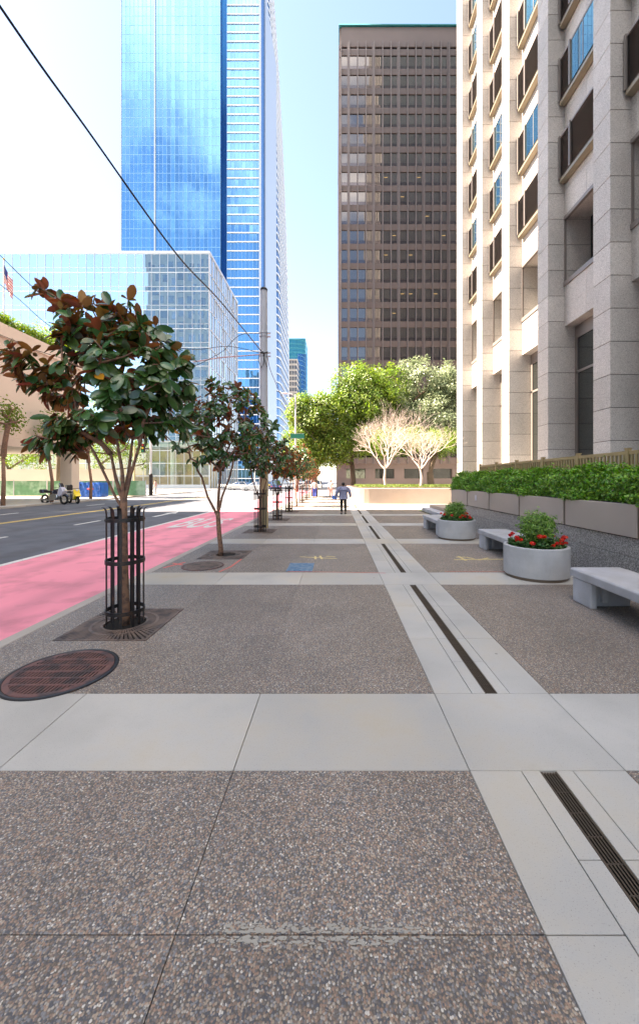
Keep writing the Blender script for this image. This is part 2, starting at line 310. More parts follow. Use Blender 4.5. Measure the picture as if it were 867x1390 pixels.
def np_mesh(name, V, polysize, m, parent=None, midx=None, smooth=False, faces=None):
    """V (n,3) float, faces (k,polysize) int"""
    me = bpy.data.meshes.new(name)
    V = np.asarray(V, dtype=np.float32)
    if parent is not None:
        b = base_of(parent); V = V - np.array([b.x,b.y,b.z], dtype=np.float32)
    if faces is None: faces = np.arange(len(V)).reshape(-1, polysize)
    faces = np.asarray(faces, dtype=np.int32)
    me.vertices.add(len(V)); me.vertices.foreach_set('co', V.ravel())
    me.loops.add(faces.size); me.loops.foreach_set('vertex_index', faces.ravel())
    me.polygons.add(len(faces)); me.polygons.foreach_set('loop_start', np.arange(len(faces), dtype=np.int32)*faces.shape[1])
    me.polygons.foreach_set('loop_total', np.full(len(faces), faces.shape[1], dtype=np.int32))
    ms = m if isinstance(m, (list,tuple)) else [m]
    for q in ms: me.materials.append(q)
    if midx is not None: me.polygons.foreach_set('material_index', np.asarray(midx, dtype=np.int32))
    if smooth: me.polygons.foreach_set('use_smooth', np.ones(len(faces), dtype=bool))
    me.update(calc_edges=True); me.validate()
    o = bpy.data.objects.new(name, me); col.objects.link(o)
    if parent is not None: o.parent = parent
    return o
def thing(name, label, cat, loc=(0,0,0), group=None, rz=0.):
    o = bpy.data.objects.new(name, None); col.objects.link(o); o.empty_display_size = .2
    o.location = loc; o.rotation_euler = (0,0,rz); o['label'] = label; o['category'] = cat
    if group: o['group'] = group
    return o
def tag(o, label, cat, group=None, kind=None):
    o['label'] = label; o['category'] = cat
    if group: o['group'] = group
    if kind: o['kind'] = kind
    return o
def struct(name, mb, m, bevel=0.):
    o = mb.build(name, m, None, bevel); o['kind'] = 'structure'; return o
def kids(o): return [c for c in bpy.data.objects if c.parent == o]
def dup(o, loc, label=None, rz=None, scale=None, parent=None):
    c = o.copy(); col.objects.link(c)
    if parent is not None: c.parent = parent
    else:
        c.location = loc
        if rz is not None: c.rotation_euler = (0,0,rz)
        if scale is not None: c.scale = scale if hasattr(scale,'__len__') else (scale,)*3
        if label: c['label'] = label
    for ch in kids(o): dup(ch, None, parent=c)
    return c
def at(px, py, Y): return Vector(((px-CX)/F*Y, Y, H + (HY-py)/F*Y))

# ------------------------------------------------------------------ camera, light, sky
cam = bpy.data.cameras.new('camera'); co = bpy.data.objects.new('camera', cam); col.objects.link(co)
co.location = (0,0,H); co.rotation_euler = (R(90),0,0)
cam.sensor_fit = 'HORIZONTAL'; cam.sensor_width = 36; cam.lens = 36*F/867
cam.shift_x = -(CX-433.5)/867; cam.shift_y = -(695-HY)/867
cam.clip_start = .05; cam.clip_end = 3000
sc.camera = co
EL = 50.
d = Vector((-math.cos(R(EL)), .012, math.sin(R(EL)))).normalized()
sl = bpy.data.lights.new('sun', 'SUN'); sl.energy = 5.0; sl.angle = R(.5); sl.color = (1,.955,.89)
so = bpy.data.objects.new('sun', sl); col.objects.link(so); so.rotation_euler = d.to_track_quat('Z','Y').to_euler(); so.location = (-40,0,60)
w = bpy.data.worlds.new('World'); sc.world = w; w.use_nodes = True
N = w.node_tree.nodes; L = w.node_tree.links; bg = N['Background']
sky = N.new('ShaderNodeTexSky'); sky.sky_type = 'NISHITA'; sky.sun_disc = False; sky.sun_elevation = R(EL); sky.sun_rotation = R(270)
sky.air_density = 1.0; sky.dust_density = .35; sky.ozone_density = 2.6; sky.altitude = 20
tc = N.new('ShaderNodeTexCoord')
mp = N.new('ShaderNodeMapping'); mp.inputs['Scale'].default_value = (1,1,2.2); L.new(tc.outputs['Generated'], mp.inputs[0])
nz = N.new('ShaderNodeTexNoise'); nz.inputs['Scale'].default_value = 3.2; nz.inputs['Detail'].default_value = 7; nz.inputs['Roughness'].default_value = .55; L.new(mp.outputs[0], nz.inputs['Vector'])
se = N.new('ShaderNodeSeparateXYZ'); L.new(tc.outputs['Generated'], se.inputs[0])
mz = N.new('ShaderNodeMapRange'); mz.inputs[1].default_value = .50; mz.inputs[2].default_value = .80; mz.inputs[3].default_value = -.30; mz.inputs[4].default_value = .22; L.new(se.outputs[2], mz.inputs[0])
my = N.new('ShaderNodeMapRange'); my.inputs[1].default_value = .0; my.inputs[2].default_value = -.3; my.inputs[3].default_value = -.9; my.inputs[4].default_value = 0; L.new(se.outputs[1], my.inputs[0])
a1 = N.new('ShaderNodeMath'); a1.operation = 'ADD'; L.new(nz.outputs[0], a1.inputs[0]); L.new(mz.outputs[0], a1.inputs[1])
a2 = N.new('ShaderNodeMath'); a2.operation = 'ADD'; L.new(a1.outputs[0], a2.inputs[0]); L.new(my.outputs[0], a2.inputs[1])
cm = N.new('ShaderNodeMapRange'); cm.inputs[1].default_value = .36; cm.inputs[2].default_value = .74; cm.inputs[4].default_value = .85; L.new(a2.outputs[0], cm.inputs[0])
mx = N.new('ShaderNodeMix'); mx.data_type = 'RGBA'; L.new(cm.outputs[0], mx.inputs[0]); L.new(sky.outputs[0], mx.inputs[6]); mx.inputs[7].default_value = (11,11.4,12,1)
L.new(mx.outputs[2], bg.inputs[0]); bg.inputs[1].default_value = .085
vs_ = sc.view_settings; vs_.view_transform = 'Standard'; vs_.look = 'None'; vs_.gamma = 1; vs_.exposure = 2.75; vs_.use_white_balance = True; vs_.white_balance_temperature = 8000; vs_.white_balance_tint = 14; vs_.use_curve_mapping = False

# ------------------------------------------------------------------ ground, road, sidewalk
g = MB(); g.box(-900,900,-300,1500,-.5,-.15); struct('ground', g, M['asphalt'])
g = MB(); g.box(-20.7,-3.55,-25,600,-.3,-.12); struct('road', g, M['asphalt'])
g = MB(); g.box(-6.99,-3.56,-25,62,-.125,-.114); struct('red_bus_lane', g, M['red_lane'])
g = MB(); g.box(-7.15,-7.0,-25,60,-.125,-.110); struct('white_lane_line', g, M['white_paint'])
g = MB()
for (x, y0, y1) in [(-10.45,10.6,11.9),(-10.45,15.0,16.6),(-10.45,-2,0),(-10.45,4,6),(-17.3,18.8,20.4),(-17.3,13,14.5),(-10.45,26,28),(-10.45,32,34),(-17.3,26,28)]: g.box(x-.06,x+.06,y0,y1,-.125,-.112)
struct('lane_dashes', g, M['white_paint'])
g = MB()
for x in (-13.98,-13.78): g.box(x-.05,x+.05,-25,44,-.125,-.112)
struct('yellow_centre_line', g, M['yellow_paint'])
g = MB(); y0 = 18.3; x = -8.9
g.box(x-.09,x+.09,y0,y0+1.9,-.125,-.112)
g.add([(x-.33,y0+1.75,-.111),(x+.33,y0+1.75,-.111),(x,y0+2.9,-.111)], [(0,1,2)])
struct('lane_arrow', g, M['white_paint'])
def text_mesh(body, size):
    cu = bpy.data.curves.new('txt', 'FONT'); cu.body = body; cu.size = size; cu.align_x = 'CENTER'; cu.offset = .012
    o = bpy.data.objects.new('txt', cu); col.objects.link(o)
    me = bpy.data.meshes.new_from_object(o); bpy.data.objects.remove(o); bpy.data.curves.remove(cu)
    return me
me = text_mesh('BUS', 1.0)
xs = [v.co.x for v in me.vertices]; ys = [v.co.y for v in me.vertices]
for v in me.vertices:
    v.co = Vector((-5.55 + (v.co.x-(min(xs)+max(xs))/2)/(max(xs)-min(xs))*1.75, 14.1 + (v.co.y-min(ys))/(max(ys)-min(ys))*3.4, -.108))
me.materials.append(M['white_paint']); o = bpy.data.objects.new('bus_lettering', me); col.objects.link(o); o['kind'] = 'structure'
# kerbs
def kerb(name, x0, x1, y0, y1, m):
    g = MB(); y = y0; random.seed(3)
    while y < y1:
        l = 3.1; g.box(x0, x1, y, min(y+l-.01, y1), -.3, -.001); y += l
    struct(name, g, m, .012)
kerb('kerb', -3.55, -3.39, -24.5, 47, M['concrete_warm'])
kerb('kerb', -20.86, -20.7, -24.5, 62, M['concrete_warm'])
g = MB(); g.box(-3.385,16,-24.5,47,-.3,-.022); struct('sidewalk_base', g, M['joint'])
ag = MB(); cn = MB(); cd = MB(); gp = .0022
PER = 3.88; Y0 = 2.19; BW = .79
XS = [-3.385,-1.98,-.60,.78]
def slab(mb, x0, x1, y0, y1): mb.box(x0+gp, x1-gp, y0+gp, y1-gp, -.03, 0)
pits = []   # holes for gratings: (x0,x1,y0,y1)
def split(x0, x1, y0, y1, holes):
    rects = [(x0,x1,y0,y1)]
    for hx0,hx1,hy0,hy1 in holes:
        out = []
        for (a,b,c,e) in rects:
            if hx0 >= b or hx1 <= a or hy0 >= e or hy1 <= c: out.append((a,b,c,e)); continue
            if a < hx0: out.append((a,hx0,c,e))
            if hx1 < b: out.append((hx1,b,c,e))
            m0, m1 = max(a,hx0), min(b,hx1)
            if c < hy0: out.append((m0,m1,c,hy0))
            if hy1 < e: out.append((m0,m1,hy1,e))
        rects = out
    return rects
TREES_Y = [4.45, 8.5, 12.35, 16.0, 19.9, 23.8, 27.7, 31.6, 35.4, 39.3]
TX = -2.5
grates = [(TX-.5,TX+.5,y-.5,y+.5) for y in TREES_Y]
mh = [(-2.42,3.31,.44), (-2.62,7.38,.40)]
for k in range(-6, 12):
    b0 = Y0 + PER*k; b1 = b0+BW; p0, p1 = b1, b0+PER
    for a,b in zip([-3.385,-1.98,-.60,.78,1.69,3.1],[-1.98,-.60,.78,1.69,3.1,4.55]):
        for r_ in split(a,b,b0,b1,[]): slab(cn,*r_)
    for a,b in zip(XS[:-1],XS[1:]):
        ys_ = [p0,p1]
        if k == -1: ys_ = [p0,1.40,p1]
        for c,e in zip(ys_[:-1],ys_[1:]):
            for (x0,x1,y0,y1) in split(a,b,c,e,grates):
                o_ = .0008 if k >= 0 else gp
                ag.box(x0+((o_ if a > -3 else gp) if x0==a else 0), x1-((o_ if b < .7 else gp) if x1==b else 0), y0+(gp if y0==c else 0), y1-(gp if y1==e else 0), -.03, -.0015)
    ag.box(1.69+gp,4.55,p0+gp,(1.40 if k==-1 else p1)-gp,-.03,-.0015)
    if k == -1: ag.box(1.69+gp,4.55,1.40+gp,p1-gp,-.03,-.0015)
    nseg = 3; L_ = (p1-p0)/nseg
    for i in range(nseg):
        c, e = p0+L_*i, p0+L_*(i+1)
        if k == -1 and i == 1: c, e = c, 1.40
        if k == -1 and i == 2: c = 1.40
        slab(cn,.78,1.08,c,e); slab(cn,1.38,1.69,c,e)
    for i in range(6):
        L2 = (p1-p0)/6; c,e = p0+L2*i, p0+L2*(i+1)
        cd.box(1.08+gp,1.185,c+.002,e-.002,-.03,0); cd.box(1.285,1.38-gp,c+.002,e-.002,-.03,0)
struct('sidewalk_aggregate', ag, M['aggregate']); struct('sidewalk_concrete', cn, M['concrete'], .003); struct('drain_border', cd, M['concrete'], .002)
g = MB(); g.box(4.56,40,21.5,70,-.3,-.004); g.box(16.01,60,-24,21.49,-.3,-.004); struct('plaza_paving', g, M['concrete'])
g = MB(); g.box(-120,-20.87,-24.5,62,-.3,-.004); struct('far_sidewalk', g, M['concrete'])
g = MB(); g.box(-120,-20.7,66,600,-.3,-.004); g.box(-3.5,120,72,600,-.3,-.004); struct('distant_sidewalk', g, M['concrete'])
# channel drains
proto = None
for k in range(-2, 11):
    p0 = Y0+PER*k+BW; p1 = Y0+PER*(k+1)
    if proto is None:
        t = thing('channel_drain', 'x', 'drain', (1.235,p0,0), 'slotted channel drains along the sidewalk'); Ln = p1-p0-.02
        g = MB()
        g.box(1.187,1.198,p0+.01,p1-.01,-.02,-.002); g.box(1.272,1.283,p0+.01,p1-.01,-.02,-.002)
        for x in (1.212,1.228,1.244,1.26): g.box(x-.0035,x+.0035,p0+.012,p1-.012,-.02,-.004)
        n = int(Ln/.125)
        for i in range(n+1):
            y = p0+.012+i*(Ln-.01)/n; g.box(1.198,1.272,y-.003,y+.003,-.02,-.006)
        g.build('grille', M['drain'], t)
        g = MB(); g.box(1.187,1.283,p0+.01,p1-.01,-.0215,-.0205); g.build('channel', M['pit'], t)
        proto = t
        o = t
    else: o = dup(proto, (1.235,p0,0))
    o['label'] = ['slotted channel drain right behind the camera','slotted channel drain in the foreground paving, nearest of the row','slotted channel drain beyond the first pale paving band','slotted channel drain beside the near round planter','slotted channel drain just left of the far round planter','slotted channel drain beside the farthest concrete bench'][k+2] if k < 4 else 'slotted channel drain, number %s of the row counted from the foreground, small in the distance' % (['five','six','seven','eight','nine','ten','eleven'][k-4])

# efflorescence and painted marks
def blob(cx, cy, rx, ry, z, n=28, seed=1, rough=.35):
    rr = random.Random(seed); ph = [rr.uniform(0,6.28) for _ in range(5)]
    return [(cx+rx*(1+rough*sum(math.sin((j+2)*t+ph[j])/(j+1.5) for j in range(5)))*math.cos(t), cy+ry*(1+rough*sum(math.sin((j+2)*t+ph[j])/(j+1.5) for j in range(5)))*math.sin(t), z) for t in [2*math.pi*i/n for i in range(n)]]
g = MB(); rr = random.Random(5)
for i in range(520):
    x = rr.gauss(.05,.2) if i % 3 else rr.gauss(-.30,.07); y = 1.40+rr.gauss(.0,.018)
    if abs(y-1.40) < .006: continue
    s_ = rr.uniform(.0015,.0065); g.add(blob(x,y,s_*1.8,s_*.8,.0002+i*.000002,8,i), [tuple(range(8))])
g.build('pavement_stain', M['efflor'])['kind'] = 'structure'
def strokes(name, pts_list, wd, m, z=.002):
    g = MB()
    for si, pts in enumerate(pts_list):
        for i,((x0,y0),(x1,y1)) in enumerate(zip(pts[:-1],pts[1:])):
            dx,dy = x1-x0,y1-y0; l = math.hypot(dx,dy); nx,ny = -dy/l*wd/2, dx/l*wd/2; zz = z+.0003*i+.0008*si
            g.add([(x0-nx,y0-ny,zz),(x1-nx,y1-ny,zz),(x1+nx,y1+ny,zz),(x0+nx,y0+ny,zz)], [(0,1,2,3)])
    return g.build(name, m)
tag(strokes('spray_marking', [[(-.80,8.25),(.02,8.05)],[(-.46,8.3),(-.44,8.0)],[(-.36,8.35),(-.3,8.0)],[(-.22,8.3),(-.02,8.22)]], .045, M['spray_yellow']), 'faded yellow sprayed utility marks beside the blue cover plate', 'paint mark')
tag(strokes('spray_marking', [[(2.5,7.95),(3.6,8.0)],[(2.62,8.2),(2.85,8.2),(2.95,8.02)],[(2.7,8.3),(2.72,7.85)],[(3.0,7.9),(3.3,8.12)]], .06, M['spray_yellow']), 'yellow sprayed arrow mark in front of the middle bench', 'paint mark')
tag(strokes('spray_marking', [[(-.9,6.88+.05),(.9,6.80)]], .02, M['spray_red'], .0045), 'thin red sprayed line along the paving band beyond the blue plate', 'paint mark')
tag(strokes('spray_marking', [[(2.0,6.92),(4.5,6.86)]], .02, M['spray_red'], .0045), 'thin red sprayed line passing behind the near round planter', 'paint mark')
tag(strokes('spray_marking', [[(-2.15,6.9),(-2.05,7.3),(-2.02,8.0)]], .035, M['spray_red']), 'curved red sprayed line right of the far round manhole cover', 'paint mark')
tag(strokes('spray_marking', [[(-3.32,7.2),(-3.1,7.7)],[(-3.3,7.6),(-3.05,7.45)]], .06, M['spray_red']), 'red sprayed cross left of the far round manhole cover', 'paint mark')

# ------------------------------------------------------------------ manhole covers, tree grates
def manhole(cx, cy, Rr, label, slots=True):
    t = thing('manhole_cover', label, 'manhole cover', (cx,cy,0), 'round iron covers in the sidewalk')
    g = MB(); n = 64
    g.lathe([(Rr,-.0),(Rr,.006),(Rr-.012,.010),(Rr-.03,.010),(Rr-.036,.003)], n, (cx,cy,0), close=False); g.build('rim', M['iron'] if slots else M['rust'], t, smooth=False)
    g = MB(); g.lathe([(0,.0012),(Rr-.004,.0012)], n, (cx,cy,0), close=False); g.build('pit', M['pit'], t)
    g = MB(); Ri = Rr-.038
    g.lathe([(Ri-.045,.009),(Ri,.009),(Ri,.003)], n, (cx,cy,0), close=False)
    if slots:
        sp = .031; x = -Ri+.035
        while x < Ri-.03:
            yy = math.sqrt(max(0,(Ri-.04)**2-x*x)); g.box(cx+x-.0085,cx+x+.0085,cy-yy,cy+yy,.002,.0085); x += sp
        for yy in (-.22,-.11,0,.11,.22):
            xx = math.sqrt((Ri-.03)**2-yy*yy); g.box(cx-xx,cx+xx,cy+yy-.011,cy+yy+.011,.002,.0095)
    else:
        g.lathe([(0,.007),(Ri-.044,.007)], n, (cx,cy,0), close=False)
        for i in range(-7,8):
            for j in range(-7,8):
                if math.hypot(i,j)*.042 < Ri-.06: g.box(cx+i*.042-.011,cx+i*.042+.011,cy+j*.042-.011,cy+j*.042+.011,.007,.010)
    g.build('grid' if slots else 'lid', M['rust'] if slots else M['grate'], t)
    return t
manhole(*mh[0], 'round reddish slotted iron cover in the left foreground, nearest one')
manhole(*mh[1], 'smaller solid iron manhole cover in front of the second street tree', False)
g = MB(); x0,x1,y0,y1 = -.93,-.44,6.93,7.62
t = thing('utility_cover', 'rectangular blue painted utility cover plate set in the sidewalk', 'cover plate', (-.68,7.27,0))
g.box(x0,x1,y0,y1,.0,.004); g.build('plate', M['blue_cover'], t)
g = MB()
for i in range(5): g.box(x0+.04+i*.095,x0+.075+i*.095,y0+.04,y1-.04,.0045,.009)
g.build('ridges', M['blue_cover'], t)
def make_grate():
    t = thing('tree_grate', 'x', 'tree grate', (0,0,0), 'square iron grates round the street trees')
    g = MB(); s = .49
    for a,b,c,e in ((-s,s,-s,-s+.03),(-s,s,s-.03,s),(-s,-s+.03,-s+.03,s-.03),(s-.03,s,-s+.03,s-.03)): g.box(a,b,c,e,-.018,.0015)
    n = 72
    for r0,r1 in ((.225,.25),(.335,.365)): g.lathe([(r0,-.018),(r0,.003),(r1,.003),(r1,-.018)], n, close=False)
    for i in range(n):
        t0 = 2*math.pi*i/n; hw = .0065
        def rim(tt): return min((s-.02)/max(abs(math.cos(tt)),1e-6), (s-.02)/max(abs(math.sin(tt)),1e-6))
        for r0,r1,w0,w1 in ((.245,.34,.0065,.0085),(.36,rim(t0),.0095,.0155)):
            c_,s_ = math.cos(t0),math.sin(t0)
            ps = [(r0*c_+w0*s_, r0*s_-w0*c_),(r1*c_+w1*s_, r1*s_-w1*c_),(r1*c_-w1*s_, r1*s_+w1*c_),(r0*c_-w0*s_, r0*s_+w0*c_)]
            ps = [(max(-s,min(s,x)),max(-s,min(s,y))) for x,y in ps]
            g.prism(ps,-.018,.0008+.0002*(i%2))
    g.build('grille', M['grate'], t)
    g = MB(); g.box(-s,s,-s,s,-.0215,-.0195); g.build('soil_pit', M['pit'], t)
    return t
def make_guard():
    t = thing('tree_guard', 'x', 'tree guard', (0,0,0), 'black iron guards round the street trees')
    Rg = .195; angs = [12,34,78,100,140,165,195,220,262,285,322,345]
    for a in angs:
        a = R(a); c,s = math.cos(a),math.sin(a); g = MB(); hw = .016
        def P(r,z,w): return [(r*c-w*s*1, r*s+w*c, z),(r*c+w*s, r*s-w*c, z),((r+.006)*c+w*s,(r+.006)*s-w*c,z),((r+.006)*c-w*s,(r+.006)*s+w*c,z)]
        prof = [(Rg,.0),(Rg,1.30),(Rg+.008,1.345),(Rg+.028,1.37),(Rg+.052,1.378)]
        vs = []; fs = []
        for (r,z) in prof: vs += P(r,z,hw)
        for i in range(len(prof)-1):
            for k in range(4): fs.append((i*4+k,i*4+(k+1)%4,(i+1)*4+(k+1)%4,(i+1)*4+k))
        fs += [(3,2,1,0), tuple(range(len(vs)-4,len(vs)))]
        g.add(vs,fs).build('bar', M['iron'], t)
    for z in (.16,.74,1.23):
        g = MB(); g.lathe([(Rg+.007,z-.022),(Rg+.016,z-.022),(Rg+.016,z+.022),(Rg+.007,z+.022),(Rg+.007,z-.022)], 40, close=False); g.build('ring', M['iron'], t)
    g = MB()
    for a in angs: g.ball(((Rg+.017)*math.cos(R(a)),(Rg+.017)*math.sin(R(a)),1.23),.006,6,4)
    g.build('rivets', M['iron'], t)
    return t
ordn = ['nearest','second','third','fourth','fifth','sixth','seventh','eighth','ninth','tenth']
gr0 = make_grate(); gd0 = make_guard()
for i,y in enumerate(TREES_Y):
    o = gr0 if i == 0 else dup(gr0,(TX,y,0)); o.location = (TX,y,0)
    o['label'] = 'square iron tree grate with radial slots under the %s kerbside magnolia from the camera' % ordn[i]
first = True
for i in (0,2,3,4,6,7):
    y = TREES_Y[i]; o = gd0 if first else dup(gd0,(TX,y,0)); o.location = (TX,y,.002); first = False
    o['label'] = 'black iron bar guard around the trunk of the %s kerbside magnolia from the camera' % ordn[i]

# ------------------------------------------------------------------ foliage helpers
def rand_unit(n):
    v = rng.normal(size=(n,3)); return v/np.linalg.norm(v,axis=1,keepdims=True)
def small_leaves(P, nrm, size, aspect=.5, jitter=.8, fold=.25):
    """one bent 4-point leaf (two triangles) per point; returns verts (4n,3) and tri faces"""
    n = len(P); a = rand_unit(n)
    nn = nrm + jitter*rand_unit(n); nn /= np.linalg.norm(nn,axis=1,keepdims=True)
    u = np.cross(nn,a); u /= np.linalg.norm(u,axis=1,keepdims=True)+1e-9; v = np.cross(nn,u)
    s = size*rng.uniform(.6,1.3,(n,1))
    p0 = P-u*s*.5; p2 = P+u*s*.5; p1 = P+v*s*aspect*.5+nn*s*fold*.4; p3 = P-v*s*aspect*.5+nn*s*fold*.4
    V = np.stack([p0,p1,p2,p3],1).reshape(-1,3)
    b = np.arange(n)[:,None]*4
    Fc = np.concatenate([b+np.array([[0,1,2]]), b+np.array([[0,2,3]])],1).reshape(-1,3)
    return V, Fc
def noise3(P, seed=0, f=1.):
    r = np.random.default_rng(seed); out = np.zeros(len(P))
    for k in range(7):
        d_ = r.normal(size=3)*f*(1+k*.35); out += np.sin(P@d_ + r.uniform(0,6.28))/(1+k*.25)
    return out/3.
def crown_leaves(blobs, n, size, seed=0, shell=.35, gap=-.35, clump=.5, aspect=.5):
    """blobs: list of (cx,cy,cz,rx,ry,rz). leaf clumps spread through the outer part of the union of ellipsoids."""
    r = np.random.default_rng(seed); vol = np.array([b[3]*b[4]*b[5] for b in blobs])**.67; pr = vol/vol.sum()
    nc = max(20,int(n/26)); idx = r.choice(len(blobs), nc, p=pr); B = np.array(blobs)[idx]
    dv = r.normal(size=(nc,3)); dv /= np.linalg.norm(dv,axis=1,keepdims=True)
    rad = (shell + (1-shell)*r.uniform(0,1,(nc,1))**.45)
    C = B[:,:3] + dv*rad*B[:,3:]*(1+.16*noise3(dv*3+B[:,:3],seed,1.5)[:,None])
    keep = noise3(C,seed+5,1.1/np.mean(B[:,3])*2.2) > gap
    C = C[keep]; dv = dv[keep]; per = int(math.ceil(n/len(C)))
    P = np.repeat(C,per,0) + r.normal(size=(len(C)*per,3))*clump*.5; Nn = np.repeat(dv,per,0)+np.array([0,0,.45])
    return small_leaves(P, Nn, size, aspect)
def grow(root_nodes, targets, rmin=.008, rk=.006, n=6, sag=.08, seed=1, bias=.35):
    """joins every target to the nearest skeleton node and returns tubes with radii that grow towards the root"""
    rr = random.Random(seed)
    nodes = [Vector(p) for p in root_nodes]; par = [i-1 for i in range(len(nodes))]
    start = len(nodes)-1; origin = nodes[start]
    order = sorted(range(len(targets)), key=lambda i: (Vector(targets[i])-origin).length)
    tip = {}
    for i in order:
        t = Vector(targets[i]); best = None; bc = 1e9
        for j in range(start, len(nodes)):
            q = nodes[j]; dd = (t-q).length
            c = dd + bias*(q-origin).length + (1.2*max(0,q.z-t.z))
            if c < bc: bc = c; best = j
        q = nodes[best]; L_ = (t-q).length; m = 2 if L_ > .3 else 1; last = best
        for k in range(1,m+1):
            f = k/(m+0.); p = q.lerp(t,f)
            if k < m: p += Vector((rr.uniform(-1,1),rr.uniform(-1,1),rr.uniform(-.9,.3)))*L_*sag
            nodes.append(p); par.append(last); last = len(nodes)-1
        tip[i] = last
    cnt = [0]*len(nodes)
    for i in tip.values():
        j = i
        while j >= 0: cnt[j] += 1; j = par[j]
    mb = MB()
    for j in range(start+1, len(nodes)):
        a,b = nodes[par[j]],nodes[j]
        if (a-b).length < 1e-4: continue
        r1 = rmin+rk*math.sqrt(cnt[j]); r0 = rmin+rk*math.sqrt(max(cnt[par[j]],1)) if par[j] > start else r1*1.25
        r0 = min(r0, r1*1.5); mb.tube([a,b],[r0,r1],n,cap=False)
    dirs = {i:(nodes[tip[i]]-nodes[par[tip[i]]]).normalized() for i in tip}
    return mb, dirs, nodes, par
LT = np.array([0,.12,.32,.60,.86,1.]); LW = np.array([.04,.45,.85,1.,.72,.10])
def big_leaves(bases, dirs, ups, lens, droops):
    """leathery elliptic leaves: 6 rows x 3 points; upper side faces 'ups'"""
    V = []; F_ = []; k = 0
    for b,d_,u,l,dr in zip(bases,dirs,ups,lens,droops):
        s = np.cross(d_,u); s /= np.linalg.norm(s)+1e-9; u = np.cross(s,d_)
        wd = l*random.uniform(.21,.27); curl = random.uniform(.05,.5)
        for t,wv in zip(LT,LW):
            c = b + d_*l*t + u*(-dr*l*t*t)
            V += [c - s*wd*wv + u*wd*wv*curl, c, c + s*wd*wv + u*wd*wv*curl]
        for r_ in range(5):
            o_ = k+r_*3
            F_ += [(o_,o_+1,o_+4,o_+3),(o_+1,o_+2,o_+5,o_+4)]
        k += 18
    return np.array(V), np.array(F_)
def unit(v): return v/(np.linalg.norm(v)+1e-9)
def magnolia(name_label, base, targets, seed, leaf=.2, low=2.6, fork=1.32, trunk_r=.04, extra=(), stems=None, lean=(0,0), per=(7,10)):
    """targets: whorl positions relative to the trunk base"""
    random.seed(seed); rr = random.Random(seed)
    t = thing('magnolia_tree', name_label, 'tree', (0,0,0), 'magnolia trees along the kerb')
    f = Vector((lean[0],lean[1],fork)); g = MB()
    g.tube([(0,0,-.02),(.01,0,.12),(lean[0]*.4,lean[1]*.4,fork*.45),(lean[0]*.85,lean[1]*.85,fork*.85),f],[trunk_r*1.25,trunk_r*1.05,trunk_r,trunk_r*.97,trunk_r*.95],12)
    if stems is None: stems = [(-.30,-.05,fork+.62),(.05,.12,fork+.75),(.30,-.08,fork+.66),(-.06,-.22,fork+.8)]
    nodes_t = []
    for s_ in stems:
        s_ = Vector(s_); m_ = f.lerp(s_,.5)+Vector((rr.uniform(-.04,.04),rr.uniform(-.04,.04),-.04))
        g.tube([f-Vector((0,0,.08)),m_,s_],[trunk_r*.66,trunk_r*.48,trunk_r*.36],8,cap=False); nodes_t.append(s_)
    for e in extra:
        g.tube(e,[trunk_r*.5]+[trunk_r*.38]*(len(e)-2)+[.01],8)
    g.build('trunk', M['bark'], t, smooth=True)
    br = MB(); D = {}
    grp = {i:[] for i in range(len(nodes_t))}
    for i,p in enumerate(targets):
        p = Vector(p); j = min(range(len(nodes_t)), key=lambda q: (Vector((nodes_t[q].x*2,nodes_t[q].y*2,nodes_t[q].z+.2))-p).length); grp[j].append(i)
    for j,ids in grp.items():
        if not ids: continue
        mb,dirs,_,_ = grow([f,nodes_t[j]],[targets[i] for i in ids],0.0035,.0029,5,seed=seed+j)
        off = br.n; br.add(mb.v,mb.f)
        for a,b in dirs.items(): D[ids[a]] = b
    br.build('branches', M['bark'], t, smooth=True)
    B=[];Dr=[];U=[];Ln=[];Dp=[]; old=[]
    for i,p in enumerate(targets):
        p = np.array(p); ax = np.array(D[i]); out = unit(np.array([p[0],p[1],0.])+1e-4)
        zf = (p[2]-low)/1.6
        ax = unit(ax*.5 + out*.45 + np.array([0,0,.25+.55*zf]) + np.array([rr.gauss(0,.2),rr.gauss(0,.2),rr.gauss(0,.15)]))
        nl = rr.randint(*per); a0 = rr.uniform(0,6.28)
        e1 = unit(np.cross(ax,[.3,.2,1.])); e2 = np.cross(ax,e1)
        for k in range(nl):
            ang = a0+k*2.4; tilt = R(rr.uniform(32,72)) if zf > .35 else R(rr.uniform(50,108))
            rd = e1*math.cos(ang)+e2*math.sin(ang)
            dd = unit(ax*math.cos(tilt)+rd*math.sin(tilt)); up = unit(ax*math.sin(tilt)-rd*math.cos(tilt)+np.array([0,0,.15]))
            if rr.random() > .06+.95*max(0,zf-.22):      # most leaves below the top hang and turn their glossy side outwards
                dd = unit(dd*.75+out*.25+np.array([0,0,-.95+.5*rr.random()])); up = unit(out*.75+np.array([.1,-.75,.4])+np.array([rr.gauss(0,.35),rr.gauss(0,.3),rr.gauss(0,.25)]))
            back = rr.uniform(0,.10) if k > 3 else rr.uniform(0,.03)
            B.append(p-ax*back); Dr.append(dd); U.append(up); Ln.append(leaf*rr.uniform(.5,1.2)); Dp.append(rr.uniform(-.05,.42))
            old.append(1 if (rr.random() < .012 and zf < .35) else 0)
    V,Fc = big_leaves(B,Dr,U,Ln,Dp)
    np_mesh('crown', V, 4, [M['mag_leaf'],M['mag_old']], t, midx=np.repeat(old,10), smooth=True, faces=Fc)
    t.location = base
    return t
